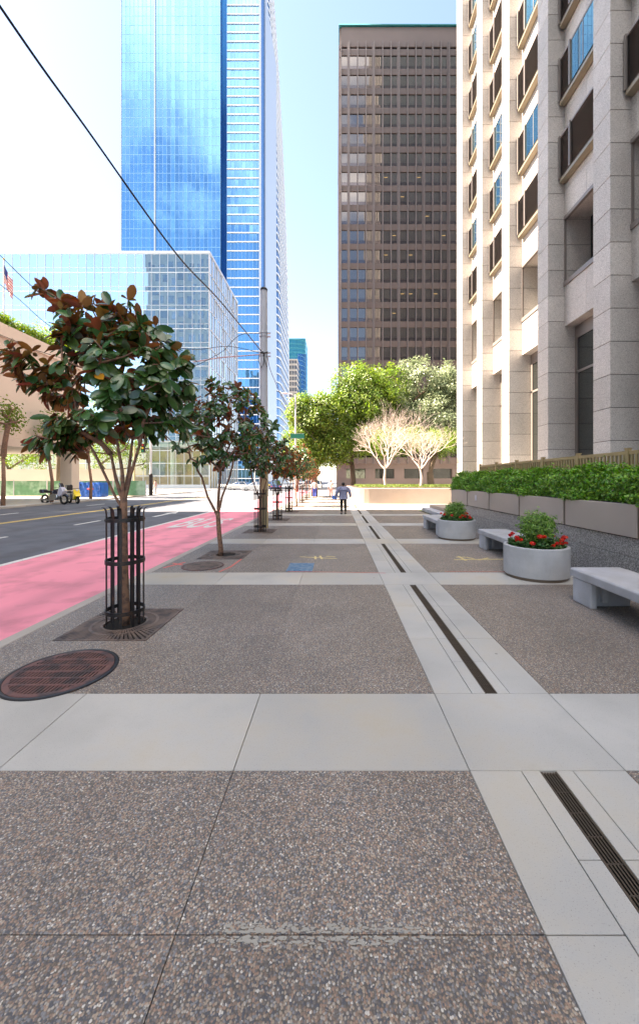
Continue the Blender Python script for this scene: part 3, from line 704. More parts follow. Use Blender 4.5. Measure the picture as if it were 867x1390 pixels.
# nearest tree: whorl positions spread through lobes with their own depth
def sample_lobes(lobes, seed, Yb):
    r = random.Random(seed); out = []
    for (px,py,rx,ry,dy,n) in lobes:      # lobe centre and radii measured on the photo, dy = distance behind (+) or before (-) the trunk
        Yc = Yb+dy; c = at(px,py,Yc); ex = rx/F*Yc; ez = ry/F*Yc
        k = 0
        while k < n:
            v = Vector((r.uniform(-1,1),r.uniform(-1,1),r.uniform(-1,1)))
            if v.length > 1 or v.length < .25: continue
            ed = min(max(ex,ez),.8)
            out.append((c.x+v.x*ex, c.y+v.y*ed, c.z+v.z*ez)); k += 1
    return out
TB = at(0,0,1) # unused
base1 = Vector((TX,4.45,0))
def rel(ts, b): return [(x-b.x,y-b.y,z-b.z) for x,y,z in ts]
lobes1 = [(150,500,72,62,0,64),(150,430,42,34,.1,17),(105,455,34,34,-.2,18),(205,465,32,32,.1,20),(225,520,34,36,.0,24),(30,492,34,20,-.1,10),(75,520,36,34,.2,22),(70,585,42,22,-.1,18),(150,570,60,24,.0,28),(235,560,24,26,.3,12),(110,600,26,14,.1,5),(60,395,6,10,-.1,2),(85,415,8,8,-.1,3),(175,440,20,14,0,3),(250,485,10,10,0,3)]
T1 = rel(sample_lobes(lobes1,11,4.45), base1)
m1 = magnolia('largest magnolia tree, left foreground, big leathery leaves with rusty undersides', base1, T1, 21, leaf=.185, low=2.45, lean=(-.02,0), fork=1.5,
    extra=[[(.0,0,1.3),(-.12,.0,1.5),(-.33,-.03,1.98),(-.52,-.05,2.35)]], stems=[(-.14,-.05,2.0),(.02,.12,2.2),(.20,-.06,2.1),(-.02,-.15,2.2)])
def std_targets(seed, n=95, rx=1.02, rz=.85, cz=2.95, drop=.5):
    r = random.Random(seed); out = []
    while len(out) < n:
        v = Vector((r.uniform(-1,1),r.uniform(-1,1),r.uniform(-1,1)))
        if v.length > 1 or v.length < .3: continue
        wob = 1+.22*math.sin(3*math.atan2(v.y,v.x)+seed)+.12*math.sin(5*v.z+seed)
        out.append((v.x*rx*wob, v.y*rx*wob, cz+v.z*rz + r.uniform(-.1,.1)))
    return out
m2 = magnolia('second magnolia tree from the camera, slim bare trunk rising without an iron guard', (TX-.12,TREES_Y[1],0), std_targets(3,235,1.08,.98,3.0), 31, leaf=.165, low=2.4, fork=.95, trunk_r=.05, lean=(-.06,0), per=(7,11), stems=[(-.42,.0,1.75),(-.03,.1,1.8),(.22,-.05,1.75),(.06,-.2,1.9)])
m3 = magnolia('third magnolia tree from the camera, inside an iron guard beside the tall utility pole', (TX,TREES_Y[2],0), std_targets(8,155,.85,.78,2.65), 41, leaf=.155, low=2.2, fork=1.1, trunk_r=.045, stems=[(-.25,0,1.7),(.02,.1,1.75),(.22,0,1.7)])
for i in range(3,10):
    s_ = [.97,.93,1.0,.9,.95,.92,.9][i-3]
    dup([m3,m2][i%2 if i > 3 else 0], (TX,TREES_Y[i],0), ['fourth magnolia tree from the camera, low dark crown right of the utility pole','fifth magnolia tree from the camera, in an iron guard','sixth magnolia tree from the camera, brown leaning trunk without guard','seventh magnolia tree from the camera, small and far','eighth magnolia tree from the camera, small and far','ninth magnolia tree from the camera, near the street corner','tenth magnolia tree from the camera, farthest of the row'][i-3], rz=1.1*i, scale=s_)

# ------------------------------------------------------------------ utility pole and wires
PX, PY = -2.56, 13.3
t = thing('utility_pole', 'tall grey utility pole with cable clamps and tan lower section among the magnolias', 'pole', (PX,PY,0))
g = MB(); g.lathe([(.155,0),(.15,2.4)],20,(PX,PY,0)); g.build('lower_shaft', M['pole_tan'], t, smooth=False)
g = MB(); g.lathe([(.148,2.4),(.12,8.35),(.12,8.4)],20,(PX,PY,0)); g.build('upper_shaft', M['pole_grey'], t)
g = MB(); g.lathe([(.128,8.4),(.128,8.46),(.10,8.5)],20,(PX,PY,0)); g.build('cap', M['iron'], t)
for z in (6.9,6.78,6.2,6.08):
    g = MB(); g.lathe([(.13,z-.018),(.15,z-.018),(.15,z+.018),(.13,z+.018)],20,(PX,PY,0),close=False); g.box(PX+.12,PX+.24,PY-.03,PY+.03,z-.02,z+.02); g.build('clamp', M['pole_grey'], t)
g = MB()
g.tube([(PX-.14,PY-.1,6.15),(PX-.16,PY-.14,5.9),(PX-.06,PY-.2,5.6),(PX+.02,PY-.18,5.75),(PX+.05,PY-.16,6.1)],.012,6)
g.tube([(PX,PY-.15,6.2),(PX+.06,PY-.2,5.9),(PX+.14,PY-.15,5.65)],.012,6)
g.tube([(PX-.1,PY-.12,6.18),(PX+.03,PY-.17,6.13),(PX+.16,PY-.1,6.2)],.02,6)
g.build('cable_loops', M['wire'], t)
def spline(pts, n=12):
    P = [Vector(p) for p in pts]; P = [P[0]*2-P[1]]+P+[P[-1]*2-P[-2]]; out = []
    for i in range(1,len(P)-2):
        for k in range(n):
            t_ = k/n; a,b,c,e = P[i-1],P[i],P[i+1],P[i+2]
            out.append(.5*((2*b)+(c-a)*t_+(2*a-5*b+4*c-e)*t_*t_+(-a+3*b-3*c+e)*t_**3))
    out.append(P[-2]); return out
def wire(label, pts, r): tag(MB().tube(spline(pts),r,6).build('overhead_wire', M['wire']), label, 'cable', 'overhead cables')
wire('thick black overhead cable sweeping from the top left corner down to the utility pole', [(-4.6,-8,9.2),(-3.95,1.2,7.5),at(0,8,4.0),at(118,175,5.2),at(240,345,7.53),at(300,410,9.7),(PX,PY-.12,6.14)], .016)
wire('thin trolley wire crossing from the left edge, uppermost of the three', [at(-200,140,13),at(0,346,13),at(80,420,14),at(150,470,15.2),at(260,505,17)], .014)
wire('thin trolley wire crossing from the left edge, middle of the three', [at(-200,250,14),at(0,386,15),at(66,441,16),at(160,505,18)], .014)
wire('thin trolley wire crossing from the left edge, lowest of the three', [at(-200,380,14),at(0,454,15),at(55,477,16),at(200,520,18.4)], .012)
wire('dark service wire reaching left from the lower pole clamp', [(PX-.1,PY,6.2),at(310,470,13.2),at(262,474,13.1),at(200,465,13)], .01)
wire('dark service wire reaching left from the upper pole clamp', [(PX-.1,PY,6.9),at(325,455,12.9),at(300,478,12.6),at(258,500,12.2)], .01)
wire('thin cable dropping right from the pole clamp towards the plaza trees', [(PX+.1,PY,6.2),at(370,510,15),at(395,560,19),at(430,600,26)], .012)
tag(MB().tube([at(353,481,13.2),at(300,485,12.9),at(262,491,12.6)],[.02,.022,.02],8).build('span_insulator', M['insul']), 'long pink insulated rod hanging on the span wire left of the pole', 'insulator')

# ------------------------------------------------------------------ street lamp with green sign (far, on the near kerb)
def pole_thing(name, label, cat, x, y, h, r, m, parts=()):
    t = thing(name, label, cat, (x,y,0)); g = MB(); g.lathe([(r*1.5,0),(r*1.5,.3),(r,.35),(r*.8,h)],12,(x,y,0)); g.build('post', m, t)
    return t
ly = 26.; lx = (401-CX)/F*ly
t = pole_thing('street_lamp', 'slim white street lamp carrying a green street name sign', 'street lamp', lx, ly, 7.6, .07, M['pole_white'])
g = MB(); g.tube([(lx,ly,7.4),(lx-.2,ly,7.62),(lx-.6,ly,7.7)],.035,8); g.build('arm', M['pole_white'], t)
g = MB(); g.ball((lx-.75,ly,7.69),(.24,.1,.06)); g.build('lamp_head', M['pole_grey'], t)
g = MB(); zc = H+(HY-592)/F*ly; g.box(lx-.33,lx+.62,ly-.12,ly-.09,zc-.18,zc+.18); sgn = g.build('sign', M['sign_green'], t)
g = MB(); g.box(lx-.30,lx+.59,ly-.124,ly-.121,zc+.15,zc+.165); g.box(lx-.30,lx+.59,ly-.124,ly-.121,zc-.165,zc-.15); g.build('border', M['white_paint'], sgn)
t = pole_thing('traffic_pole', 'white traffic signal pole with dark base across the street, left of the glass lobby', 'pole', -20.0, 40.5, 7.3, .13, M['pole_white'])
g = MB(); g.lathe([(.21,0),(.20,2.3),(.15,2.35)],12,(-20,40.5,0)); g.build('dark_base', M['iron'], t)
g = MB(); g.box(-20.95,-20.6,40.3,40.6,4.6,5.6); g.box(-20.6,-20.1,40.4,40.5,5.0,5.1); h_ = g.build('signal_head', M['iron'], t, .02)
for i,c in enumerate(('lamp_red','car_yellow','sign_green')):
    g = MB(); g.lathe([(.0,0),(.11,0)],12,(0,0,0),close=False); v=[(-20.78+x,40.29,5.42-i*.31+y) for x,y,z in g.v]; g.v=v; g.build('lens', M[c], h_)
pole_thing('street_pole', 'short pale pole standing by the green fence, left of the signal pole', 'pole', -21.4, 39.8, 5.2, .12, M['pole_tan'])
pole_thing('street_pole', 'thin silver pole far down the street beside the parked cars', 'pole', -14.3, 66, 6.2, .1, M['pole_white'])

# ------------------------------------------------------------------ benches, round planters
def make_bench():
    t = thing('concrete_bench', 'x', 'bench', (0,0,0), 'backless concrete benches'); L_ = 2.05
    g = MB(); g.prism_y([(0,.335),(.70,.335),(.72,.35),(.72,.44),(.70,.455),(.02,.455),(0,.44)],0,L_); g.build('seat', M['bench'], t, .012, segs=2)
    for y0 in (.30,L_-.30-.22):
        g = MB(); g.box(.015,.10,y0-.28 if y0 < 1 else y0+.1,y0+.06 if y0 < 1 else y0+.48,0,.333)
        g.box(.10,.62,y0-.28 if y0 < 1 else y0+.20,y0-.12 if y0 < 1 else y0+.48,0,.333); g.box(.20,.28,(y0-.12) if y0<1 else y0+.14,(y0-.09) if y0<1 else y0+.20,.06,.30)
        g.build('leg', M['bench'], t, .01)
    return t
b0 = make_bench(); b0.location = (3.32,3.28,0); b0['label'] = 'nearest concrete bench, cut off by the right edge of the photo'
dup(b0,(3.58,7.42,0),'middle concrete bench, partly behind the near round planter')
dup(b0,(3.07,11.25,0),'farthest concrete bench, left of the far round planter near the steps')
def shrub_mesh(seed, n, rx, rz, size):
    r = np.random.default_rng(seed)
    u = r.normal(size=(n,3)); u /= np.linalg.norm(u,axis=1,keepdims=True)
    rad = r.uniform(.15,1,(n,1))**.5; rad *= 1+.42*noise3(u*4,seed,1.5)[:,None]
    P = u*rad*np.array([rx,rx,rz]); return small_leaves(P,u+np.array([0,0,.4]),size,.55)
def make_planter():
    t = thing('round_planter', 'x', 'planter', (0,0,0), 'round grey concrete planters')
    g = MB(); g.lathe([(.40,.035),(.515,.05),(.525,.06),(.525,.54),(.515,.55),(.468,.55),(.462,.54),(.455,.46)],56,close=False); g.build('bowl', M['planter'], t, smooth=False)
    g = MB(); g.lathe([(.49,0),(.49,.05)],48); g.build('plinth', M['tan_edge'], t)
    g = MB(); g.lathe([(0,.47),(.457,.47)],40,close=False); g.build('soil', M['soil'], t)
    return t
def make_bush(seed):
    t = thing('bush', 'x', 'shrub', (0,0,0), 'clipped shrubs growing in the round planters')
    V,Fc = shrub_mesh(seed, 5400, .29, .29, .046); V = V+np.array([.03,.05,.84]); np_mesh('foliage', V, 3, M['shrub_leaf'], t, faces=Fc)
    g = MB()
    for k in range(6):
        a = k*1.05; g.tube([(.03,.05,.46),(.03+.04*math.cos(a),.05+.04*math.sin(a),.62),(.03+.14*math.cos(a),.05+.14*math.sin(a),.8)],[.012,.009,.004],6)
    g.build('stems', M['bark_dark'], t); return t
def make_flowers(seed):
    r = np.random.default_rng(seed); rr = random.Random(seed)
    t = thing('geraniums', 'x', 'flowers', (0,0,0), 'red geraniums ringing the planter shrubs')
    n = 3600; a = r.uniform(0,6.283,n); q = r.uniform(.20,.455,n); q2 = q + .02*np.sin(a*9)
    z = .50+r.uniform(0,1,n)*(.115+.045*np.sin(a*7+1))
    P = np.stack([q2*np.cos(a),q2*np.sin(a),z],1); V,Fc = small_leaves(P,np.tile([0,0,1.],(n,1)),.048,.85,.7); np_mesh('leaves', V, 3, M['ger_leaf'], t, faces=Fc)
    heads = []
    spots = [(-2.75,.43,.72),(-2.55,.44,.69),(-1.95,.3,.72),(-1.75,.27,.74),(-1.55,.28,.75),(-1.2,.40,.62),(-1.35,.37,.60),(-2.2,.43,.62),(-.7,.40,.68),(-.5,.42,.70),(-.35,.45,.72),(-.15,.46,.66),(-.95,.42,.63),(.3,.42,.68),(.9,.4,.7),(1.6,.42,.7),(2.3,.42,.7),(2.8,.41,.7),(-3.0,.38,.66),(-.3,.46,.60)]
    for (aa,rq,zz) in spots:
        aa += rr.uniform(-.1,.1); c = np.array([rq*math.cos(aa),rq*math.sin(aa),zz+rr.uniform(-.02,.02)]); m_ = 34
        u = rand_unit(m_); heads.append((c,c+u*np.array([.036,.036,.022])*rr.uniform(.8,1.15),u))
    for c,P,U in heads:
        V,Fc = small_leaves(P,U,.036,.9,.4); bo = np_mesh('bloom', V, 3, M['petal'], t, faces=Fc)
        MB().tube([(c[0]*.85,c[1]*.85,.5),tuple(c)],.003,4).build('stalk', M['ger_leaf'], bo)
    return t
pl0 = make_planter(); bu0 = make_bush(3); fl0 = make_flowers(4)
pl0.location = (3.53,6.63,0); bu0.location = (3.55,6.63,0); fl0.location = (3.53,6.63,0)
pl0['label'] = 'nearer and larger looking round grey concrete planter beside the right bench'; bu0['label'] = 'bushy green shrub in the nearer round planter'; fl0['label'] = 'red geraniums around the rim of the nearer round planter'
dup(pl0,(3.48,10.85,0),'farther round grey concrete planter, between the middle and far benches')
dup(bu0,(3.50,10.85,0),'bushy green shrub in the farther round planter',rz=2.1,scale=(1,1,.93)); dup(fl0,(3.48,10.85,0),'red geraniums around the rim of the farther round planter',rz=1.3)

# ------------------------------------------------------------------ retaining wall, tan boxes, hedge, railing, steps
WX = 4.55; WE = 14.75
t = thing('retaining_wall', 'speckled granite retaining wall below the tan planter boxes', 'wall', (WX,WE,0))
g = MB()
for z0,z1,dx in ((-.02,.50,0),(.507,.80,.006)):
    y = -6.
    while y < WE: y2 = min(y+2.6,WE); g.box(WX+dx,WX+.45,y+.002,y2-.002,z0,z1); y = y2
g.build('granite_courses', M['granite_dark'], t, .004)
g = MB(); g.box(WX+.02,WX+.44,-6,WE-.01,-.02,.795); g.build('core', M['tan_edge'], t)
bx = 1.83; ys_ = [WE-bx*k for k in range(11)]
proto = None
names = ['farthest','second farthest','third farthest','middle','large near','cut off nearest']
for k in range(9):
    y1 = ys_[k]; y0 = ys_[k+1]
    lab = ('%s tan metal planter box on the granite wall' % names[k]) if k < 6 else 'tan metal planter box on the granite wall out of view behind the right edge'
    if k == 1: lab = 'tan metal planter box with a small paper notice, second farthest on the wall'
    if proto is None:
        t = thing('planter_box', lab, 'planter box', (WX,y0,.8), 'tan planter boxes on the granite wall')
        g = MB(); g.box(WX-.035,WX+1.1,y0+.035,y1-.035,.812,1.32); g.build('panel', M['tan_panel'], t, .006)
        g = MB(); g.box(WX-.01,WX+1.09,y1-.035,y1,.81,1.31); g.box(WX-.01,WX+1.09,y0,y0+.035,.81,1.31); g.build('end_strip', M['tan_edge'], t)
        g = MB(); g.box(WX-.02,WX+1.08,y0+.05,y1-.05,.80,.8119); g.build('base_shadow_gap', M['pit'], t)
        g = MB(); g.box(WX+.05,WX+1.02,y0+.06,y1-.06,1.3203,1.33); g.build('soil', M['soil'], t)
        proto = t
    else: dup(proto,(WX,y0,.8),lab)
tag(MB().box(WX-.042,WX-.0355,12.05,12.2,1.02,1.2).build('paper_notice', M['paper']), 'small white paper notice stuck on a tan planter box', 'notice')
g = MB(); g.box(WX+.46,WX+1.3,-6,WE,-.02,1.30); 
t = thing('terrace', 'raised terrace block behind the planter boxes carrying the bronze railing', 'terrace', (6,WE,0))
g.build('planter_bed', M['granite_dark'], t)
g = MB(); g.box(5.86,14,-20,16.9,-.02,1.32); g.box(9.5,14,16.9,36,-.02,.9); g.build('deck', M['granite_dark'], t)
def hedge_mesh(seed):
    r = np.random.default_rng(seed); n = 15000; L_ = bx
    side = r.integers(0,4,n)
    x = np.where(side<2, r.normal(.0,.05,n), r.uniform(0,.95,n)); x = np.where(side<2,x,x)
    y = r.uniform(0,L_,n)
    z = np.where(side<2, r.uniform(0,.50,n), .50+r.normal(0,.05,n))
    z = np.where(side<2, z, z-.25*np.maximum(0,.12-x)*3)
    P = np.stack([x,y,z],1); nn = noise3(np.stack([x*1,y*1,z*1],1)*1.0,seed%3,5.5)
    P[:,0] += np.where(side<2, -.14*nn, 0)+np.where(side<2, .5*np.clip(z-.34,0,1),0); P[:,2] += np.where(side>=2, .15*nn,0)
    Nn = np.where((side<2)[:,None], np.array([[-1,-.2,.5]]), np.array([[0,0,1.]]))
    return small_leaves(P,Nn,.058,.6,1.1)
h1 = []
for s in (1,4):
    V,Fc = hedge_mesh(s); h1.append((V,Fc))
hp = []
for k in range(9):
    y0 = ys_[k+1]
    if k < 2:
        t = thing('boxwood_hedge', '', 'hedge', (WX+.12,y0,1.32), 'boxwood hedge plants along the terrace')
        V,Fc = h1[k]; np_mesh('foliage', V+np.array([WX+.12,y0,1.30]), 3, M['box_leaf'], t, faces=Fc)
        g = MB(); rr = random.Random(k)
        for q in range(7):
            y = y0+.15+q*.25; g.tube([(WX+.45,y,1.32),(WX+.4,y+.05,1.6),(WX+.3,y+.1,1.85)],[.02,.014,.006],5); g.tube([(WX+.45,y,1.4),(WX+.7,y-.05,1.85)],[.014,.005],5)
        g.build('stems', M['bark_dark'], t)
        g = MB(); g.box(WX+.22,WX+1.0,y0+.0,y0+bx,1.335,1.66); g.build('inner_foliage', M['box_leaf'], t)
        hp.append(t)
    else: t = dup(hp[k%2],(WX+.12,y0,1.32))
    t['label'] = 'clipped green boxwood growing in the %s tan planter box' % (names[k] if k != 1 else 'notice bearing second') if k < 6 else 'clipped green boxwood in the tan planter boxes out of view at the right edge'
# railing
t = thing('terrace_railing', 'bronze slatted railing running behind the hedge', 'railing', (5.8,15.1,1.3))
yy = [15.1-1.53*k for k in range(13)]
for y in yy:
    g = MB(); g.box(5.76,5.84,y-.045,y+.045,1.3,2.31); g.box(5.75,5.85,y-.055,y+.055,2.31,2.33); g.build('post', M['brass'], t, .006)
for a,b in zip(yy[:-1],yy[1:]):
    g = MB(); g.box(5.775,5.825,b+.047,a-.047,2.20,2.27); g.box(5.785,5.815,b+.047,a-.047,1.45,1.50)
    n = 13
    for i in range(n):
        y = b+.047+(i+.5)*(a-b-.094)/n; g.box(5.782,5.818,y-.024,y+.024,1.502,2.199)
    g.build('slat_panel', M['brass'], t)
t = thing('steps', 'two low stone steps rising to the terrace beyond the far bench', 'steps', (5,17,0))
g = MB(); g.prism([(4.75,15.2),(9.4,15.2),(9.4,21.3),(5.3,21.3),(4.75,20.8)],-.02,.15); g.build('step', M['bench'], t, .01)
g = MB(); g.prism([(5.2,15.3),(9.4,15.3),(9.4,21.2),(5.6,21.2),(5.2,20.9)],.152,.31); g.build('step', M['wall_beige'], t, .01)

# ------------------------------------------------------------------ stone building on the right
XF = 11.0; XW = 11.85; BAY = 4.42; HB = 150.
SB = thing('stone_office_building', 'tall pale granite office building with deep piers and bronze box windows on the right', 'building', (XF,15,0))
kmin, kmax = -6, 4
def near(k): return 15.05+BAY*k
PW = 1.0
yN = near(kmin)
for k in range(kmin,kmax+1):
    y0 = near(k); y1 = y0+PW+(.45 if k == kmax else 0); g = MB()
    z = .7; zj = [-.0] + [4.6-1.33*2-.0]
    zz = 4.6-1.33*3; 
    g.box(XF,XF+2.3,y0,y1,0,zz-.012)
    while zz < (62 if k > -3 else 30):
        g.box(XF,XF+2.3,y0,y1,zz+.012,zz+1.33-.012); zz += 1.33
    g.box(XF,XF+2.3,y0,y1,zz+.006,HB)
    pr = g.build('pier', M['granite'], SB, .006 if k >= 0 else 0)
    g = MB(); g.box(XF+.02,XF+2.28,y0+.02,y1-.02,0.1,zz); g.build('joint', M['stone_joint'], pr)
wl = MB(); fr = MB()
for k in range(kmin,kmax):
    a,b = near(k)+PW+.001, near(k+1)-.001; m_ = (a+b)/2
    # spandrel over the ground floor
    for z0,z1 in ((9.65,10.6),(10.612,11.72)):
        wl.box(XW,XW+1.45,a,m_-.006,z0,z1); wl.box(XW,XW+1.45,m_+.006,b,z0,z1)
    wl.box(XW+.01,XW+1.44,a,b,9.66,11.71)
    # solid wall above the loggia
    zz = 15.35
    while zz < 64:
        z1 = zz+ (1.3 if zz < 16 else 2.0)
        wl.box(XW,XW+1.45,a,m_-.006,zz+.006,z1-.006); wl.box(XW,XW+1.45,m_+.006,b,zz+.006,z1-.006); zz = z1
    wl.box(XW+.01,XW+1.44,a,b,15.36,zz); wl.box(XW,XW+1.45,a,b,zz,HB)
wl.build('wall', M['granite'], SB)
g = MB(); g.box(XF+2.31,48,yN,near(kmax)+PW+.45,0,HB-1.5); g.build('body', M['granite'], SB)
g = MB(); g.box(XF+.3,48.3,yN-.2,near(kmax)+PW+.6,HB,HB+1.5); g.build('roof', M['granite_dark'], SB)
random.seed(12)
def gl_window(k):
    a,b = near(k)+PW, near(k+1)
    X = XW+.55
    g = MB(); g.box(X,X+.12,a,b,9.0,9.64); g.box(X,X+.1,a,a+.18,1.3,9.0); g.box(X,X+.1,b-.18,b,1.3,9.0); g.box(X,X+.1,a,b,2.6,2.85); g.box(X+.01,X+.09,(a+b)/2-.05,(a+b)/2+.05,2.85,9.0); g.box(X,X+.1,a,b,7.2,7.32)
    wdo = g.build('ground_window', M['bronze'], SB)
    MB().box(X+.05,X+.06,a,b,1.3,9.0).build('pane', M['dark_glass'], wdo)
def loggia(k):
    a,b = near(k)+PW, near(k+1)
    g = MB(); g.box(XW-.06,XW+.12,a,b,11.72,11.95); g.box(XW-.04,XW+.10,a,b,15.17,15.345); g.box(XW-.02,XW+.08,a,a+.05,11.95,15.17); g.box(XW-.02,XW+.08,b-.05,b,11.95,15.17); fr_ = g.build('loggia', M['bronze'], SB)
    g = MB(); g.box(XW+1.3,XW+1.36,a+.1,b-.1,11.9,15.3); g.build('pane', M['dark_glass'], fr_)
def box_window(a, b, z0, kind):
    X0 = XW-.30
    fa,fb = a+.55,b-.12; mid = fb-.85
    g = MB()
    # sill: sloped profile running along the bay
    g.prism_y([(X0-.02,z0+.02),(X0-.02,z0+.18),(X0+.1,z0+.24),(XW+.0,z0+.24),(XW,z0+.0),(X0+.25,z0-.04)],fa,fb)
    w_ = g.build('box_window', M['brass_sill'], SB)
    g = MB(); zt = z0+2.4
    for y in (fa,mid,fb): g.box(X0-.07,XW,y-.042,y+.042,z0+.22,zt+.03)
    g.box(X0-.02,XW,fa+.056,mid-.056,zt-.1,zt-.01); g.box(X0-.02,XW,mid+.056,fb-.056,zt-.1,zt-.01)
    g.build('frame', M['bronze'], w_)
    def louvre(y0,y1):
        g = MB(); z = z0+.36
        while z < zt-.12: g.add([(X0-.01,y0,z),(X0-.01,y1,z),(X0+.05,y1,z+.06),(X0+.05,y0,z+.06)],[(0,1,2,3)]); z += .075
        g.quad((X0+.07,y0,z0+.32),(X0+.07,y1,z0+.32),(X0+.07,y1,zt-.1),(X0+.07,y0,zt-.1)); return g
    louvre(mid+.056,fb-.056).build('louvre', M['louver'], w_)
    if kind: louvre(fa+.056,mid-.056).build('louvre', M['louver'], w_)
    else:
        g = MB(); g.box(X0+.0,X0+.01,fa+.056,mid-.056,z0+.32,zt-.1); g.build('pane', M['sky_glass'], w_)
        g = MB(); g.box(X0-.01,X0,(fa+mid)/2-.02,(fa+mid)/2+.02,z0+.32,zt-.1); g.build('glazing_bar', M['bronze'], w_)
kinds = {}
for k in range(-2,kmax):
    gl_window(k); loggia(k)
for k in range(-1,kmax):
    a,b = near(k)+PW, near(k+1)
    for j in range(9 if k >= 0 else 6):
        kd = (j == 0) or (random.random() < .22)
        box_window(a,b,17.0+4*j,kd)
# everything of the same kind higher up or behind the camera, small or unseen
g = MB(); g2 = MB()
for k in range(kmin,kmax):
    a,b = near(k)+PW, near(k+1)
    for j in range(33):
        if k >= -1 and j < (9 if k >= 0 else 6): continue
        z0 = 17+4*j; X0 = XW-.4; g.box(X0,XW,a+.5,b-.1,z0,z0+.3); g.box(X0,XW,a+.5,b-.1,z0+2.35,z0+2.45); g2.box(X0+.02,XW,a+.55,b-.15,z0+.3,z0+2.35)
o = g.build('upper_window_frames', M['bronze'], SB); o['kind'] = 'stuff'; o = g2.build('upper_window_glass', M['dark_glass'], SB); o['kind'] = 'stuff'
g = MB()
for k in range(kmin,-2):
    a,b = near(k)+PW, near(k+1); g.box(XW+.6,XW+.7,a,b,0,9.6)
g.build('near_ground_glazing', M['dark_glass'], SB)

# ------------------------------------------------------------------ brown tower
BT = thing('brown_tower', 'dark brown office tower with thin vertical fins behind the plaza trees', 'building', (0,64,0))
yb = 64.; x0b = .55; nb = 32; bw = 1.42; fh = 3.33; nf = 22; zb = 4.9
ztop = H+(HY-33)/F*yb
g = MB(); g.box(x0b+.3,x0b+nb*bw,yb+.45,yb+34,4.6,ztop-1.2); g.build('core', M['brown_stone'], BT)
g = MB()
for f in range(nf+1):
    z = zb+f*fh; g.box(x0b+.35,x0b+nb*bw,yb+.18,yb+.5,z-.42,z+.6); g.box(x0b+.05,x0b+.36,yb+.4,yb+34,z-.42,z+.6)
g.box(x0b+.35,x0b+nb*bw,yb+.12,yb+.5,ztop-3.6,ztop-.25); g.box(x0b+.04,x0b+.36,yb+.3,yb+34,ztop-3.6,ztop-.25)
g.build('spandrels', M['brown_stone'], BT)
g = MB()
for i in range(nb+1):
    x = x0b+i*bw+.3; g.box(x-.085,x+.085,yb-.2,yb+.5,4.4,ztop-2.9)
    if i % 3 == 1: g.box(x-.36,x-.09,yb+.06,yb+.5,4.4,ztop-2.9)
for i in range(20): y = yb+.6+i*bw; g.box(x0b-.1,x0b+.3,y-.1,y+.1,4.4,ztop-2.9)
g.build('fins', M['brown_fin'], BT)
g = MB(); g.box(x0b-.1,x0b+nb*bw+.2,yb-.15,yb+34.5,ztop-.16,ztop); g.build('parapet', M['teal_glass'], BT)
random.seed(5)
rest_u = MB(); rest_l = MB(); cnt = 0
for f in range(nf):
    for i in range(nb):
        xa = x0b+i*bw+.41; xb = x0b+(i+1)*bw+.19
        z0 = zb+f*fh+.6; zs = z0+.6; z1 = zb+(f+1)*fh-.42
        tx, tz = random.gauss(0,.0035), random.gauss(0,.002)
        U = [(xa,yb+.30,zs),(xb,yb+.30+tx*2,zs),(xb,yb+.30+tx*2+tz*2,z1),(xa,yb+.30+tz*2,z1)]
        Lw = [(xa,yb+.28,z0),(xb,yb+.28,z0),(xb,yb+.28,zs-.04),(xa,yb+.28,zs-.04)]
        big = (f >= 3 and f < 13 and i < 10)
        if big:
            w_ = MB().quad(*U).build('window', M['brown_glass'], BT); MB().quad(*Lw).build('lower_pane', M['brown_lower'], w_)
        else: rest_u.quad(*U); rest_l.quad(*Lw)
rest_u.build('window_panes', M['brown_glass'], BT)['kind'] = 'stuff'; rest_l.build('lower_panes', M['brown_lower'], BT)['kind'] = 'stuff'
for f in range(nf): 
    pass
g = MB()
for f in range(nf):
    for i in range(20):
        y = yb+.7+i*bw; z0 = zb+f*fh+.6; g.quad((x0b+.2,y,z0),(x0b+.2,y+1.2,z0),(x0b+.2,y+1.2,z0+2.2),(x0b+.2,y,z0+2.2))
g.build('side_panes', M['brown_glass'], BT)['kind'] = 'stuff'
ml = bpy.data.materials.new('lit_ceiling_light'); ml.use_nodes = True; e_ = ml.node_tree.nodes.new('ShaderNodeEmission'); e_.inputs[0].default_value = (1,.72,.35,1); e_.inputs[1].default_value = .12
ml.node_tree.links.new(e_.outputs[0], ml.node_tree.nodes['Material Output'].inputs[0])
for (f,i) in ((14,5),(14,9),(13,7),(11,6),(11,12),(10,5),(10,8),(10,14),(8,7),(8,8),(8,11),(6,16),(7,6),(12,10)):
    z = zb+f*fh+2.0; x = x0b+i*bw+.55; MB().box(x,x+.62,yb+.27,yb+.285,z,z+.09).build('lit_lamp', ml, BT)
# ground floor: pale base wall with window openings
g = MB(); g.box(x0b-.5,x0b+nb*bw,yb+.8,yb+34,-.02,1.9); g.box(x0b-.5,x0b+nb*bw,yb+.8,yb+34,3.6,4.6)
for i in range(11): g.box(x0b-.5+i*5,x0b+1.2+i*5,yb+.75,yb+1.5,1.9,3.6)
g.build('base_wall', M['brown_stone'], BT)
g = MB(); g.box(x0b,x0b+nb*bw,yb+1.3,yb+1.4,1.9,3.6); g.build('base_glazing', M['dark_glass'], BT)

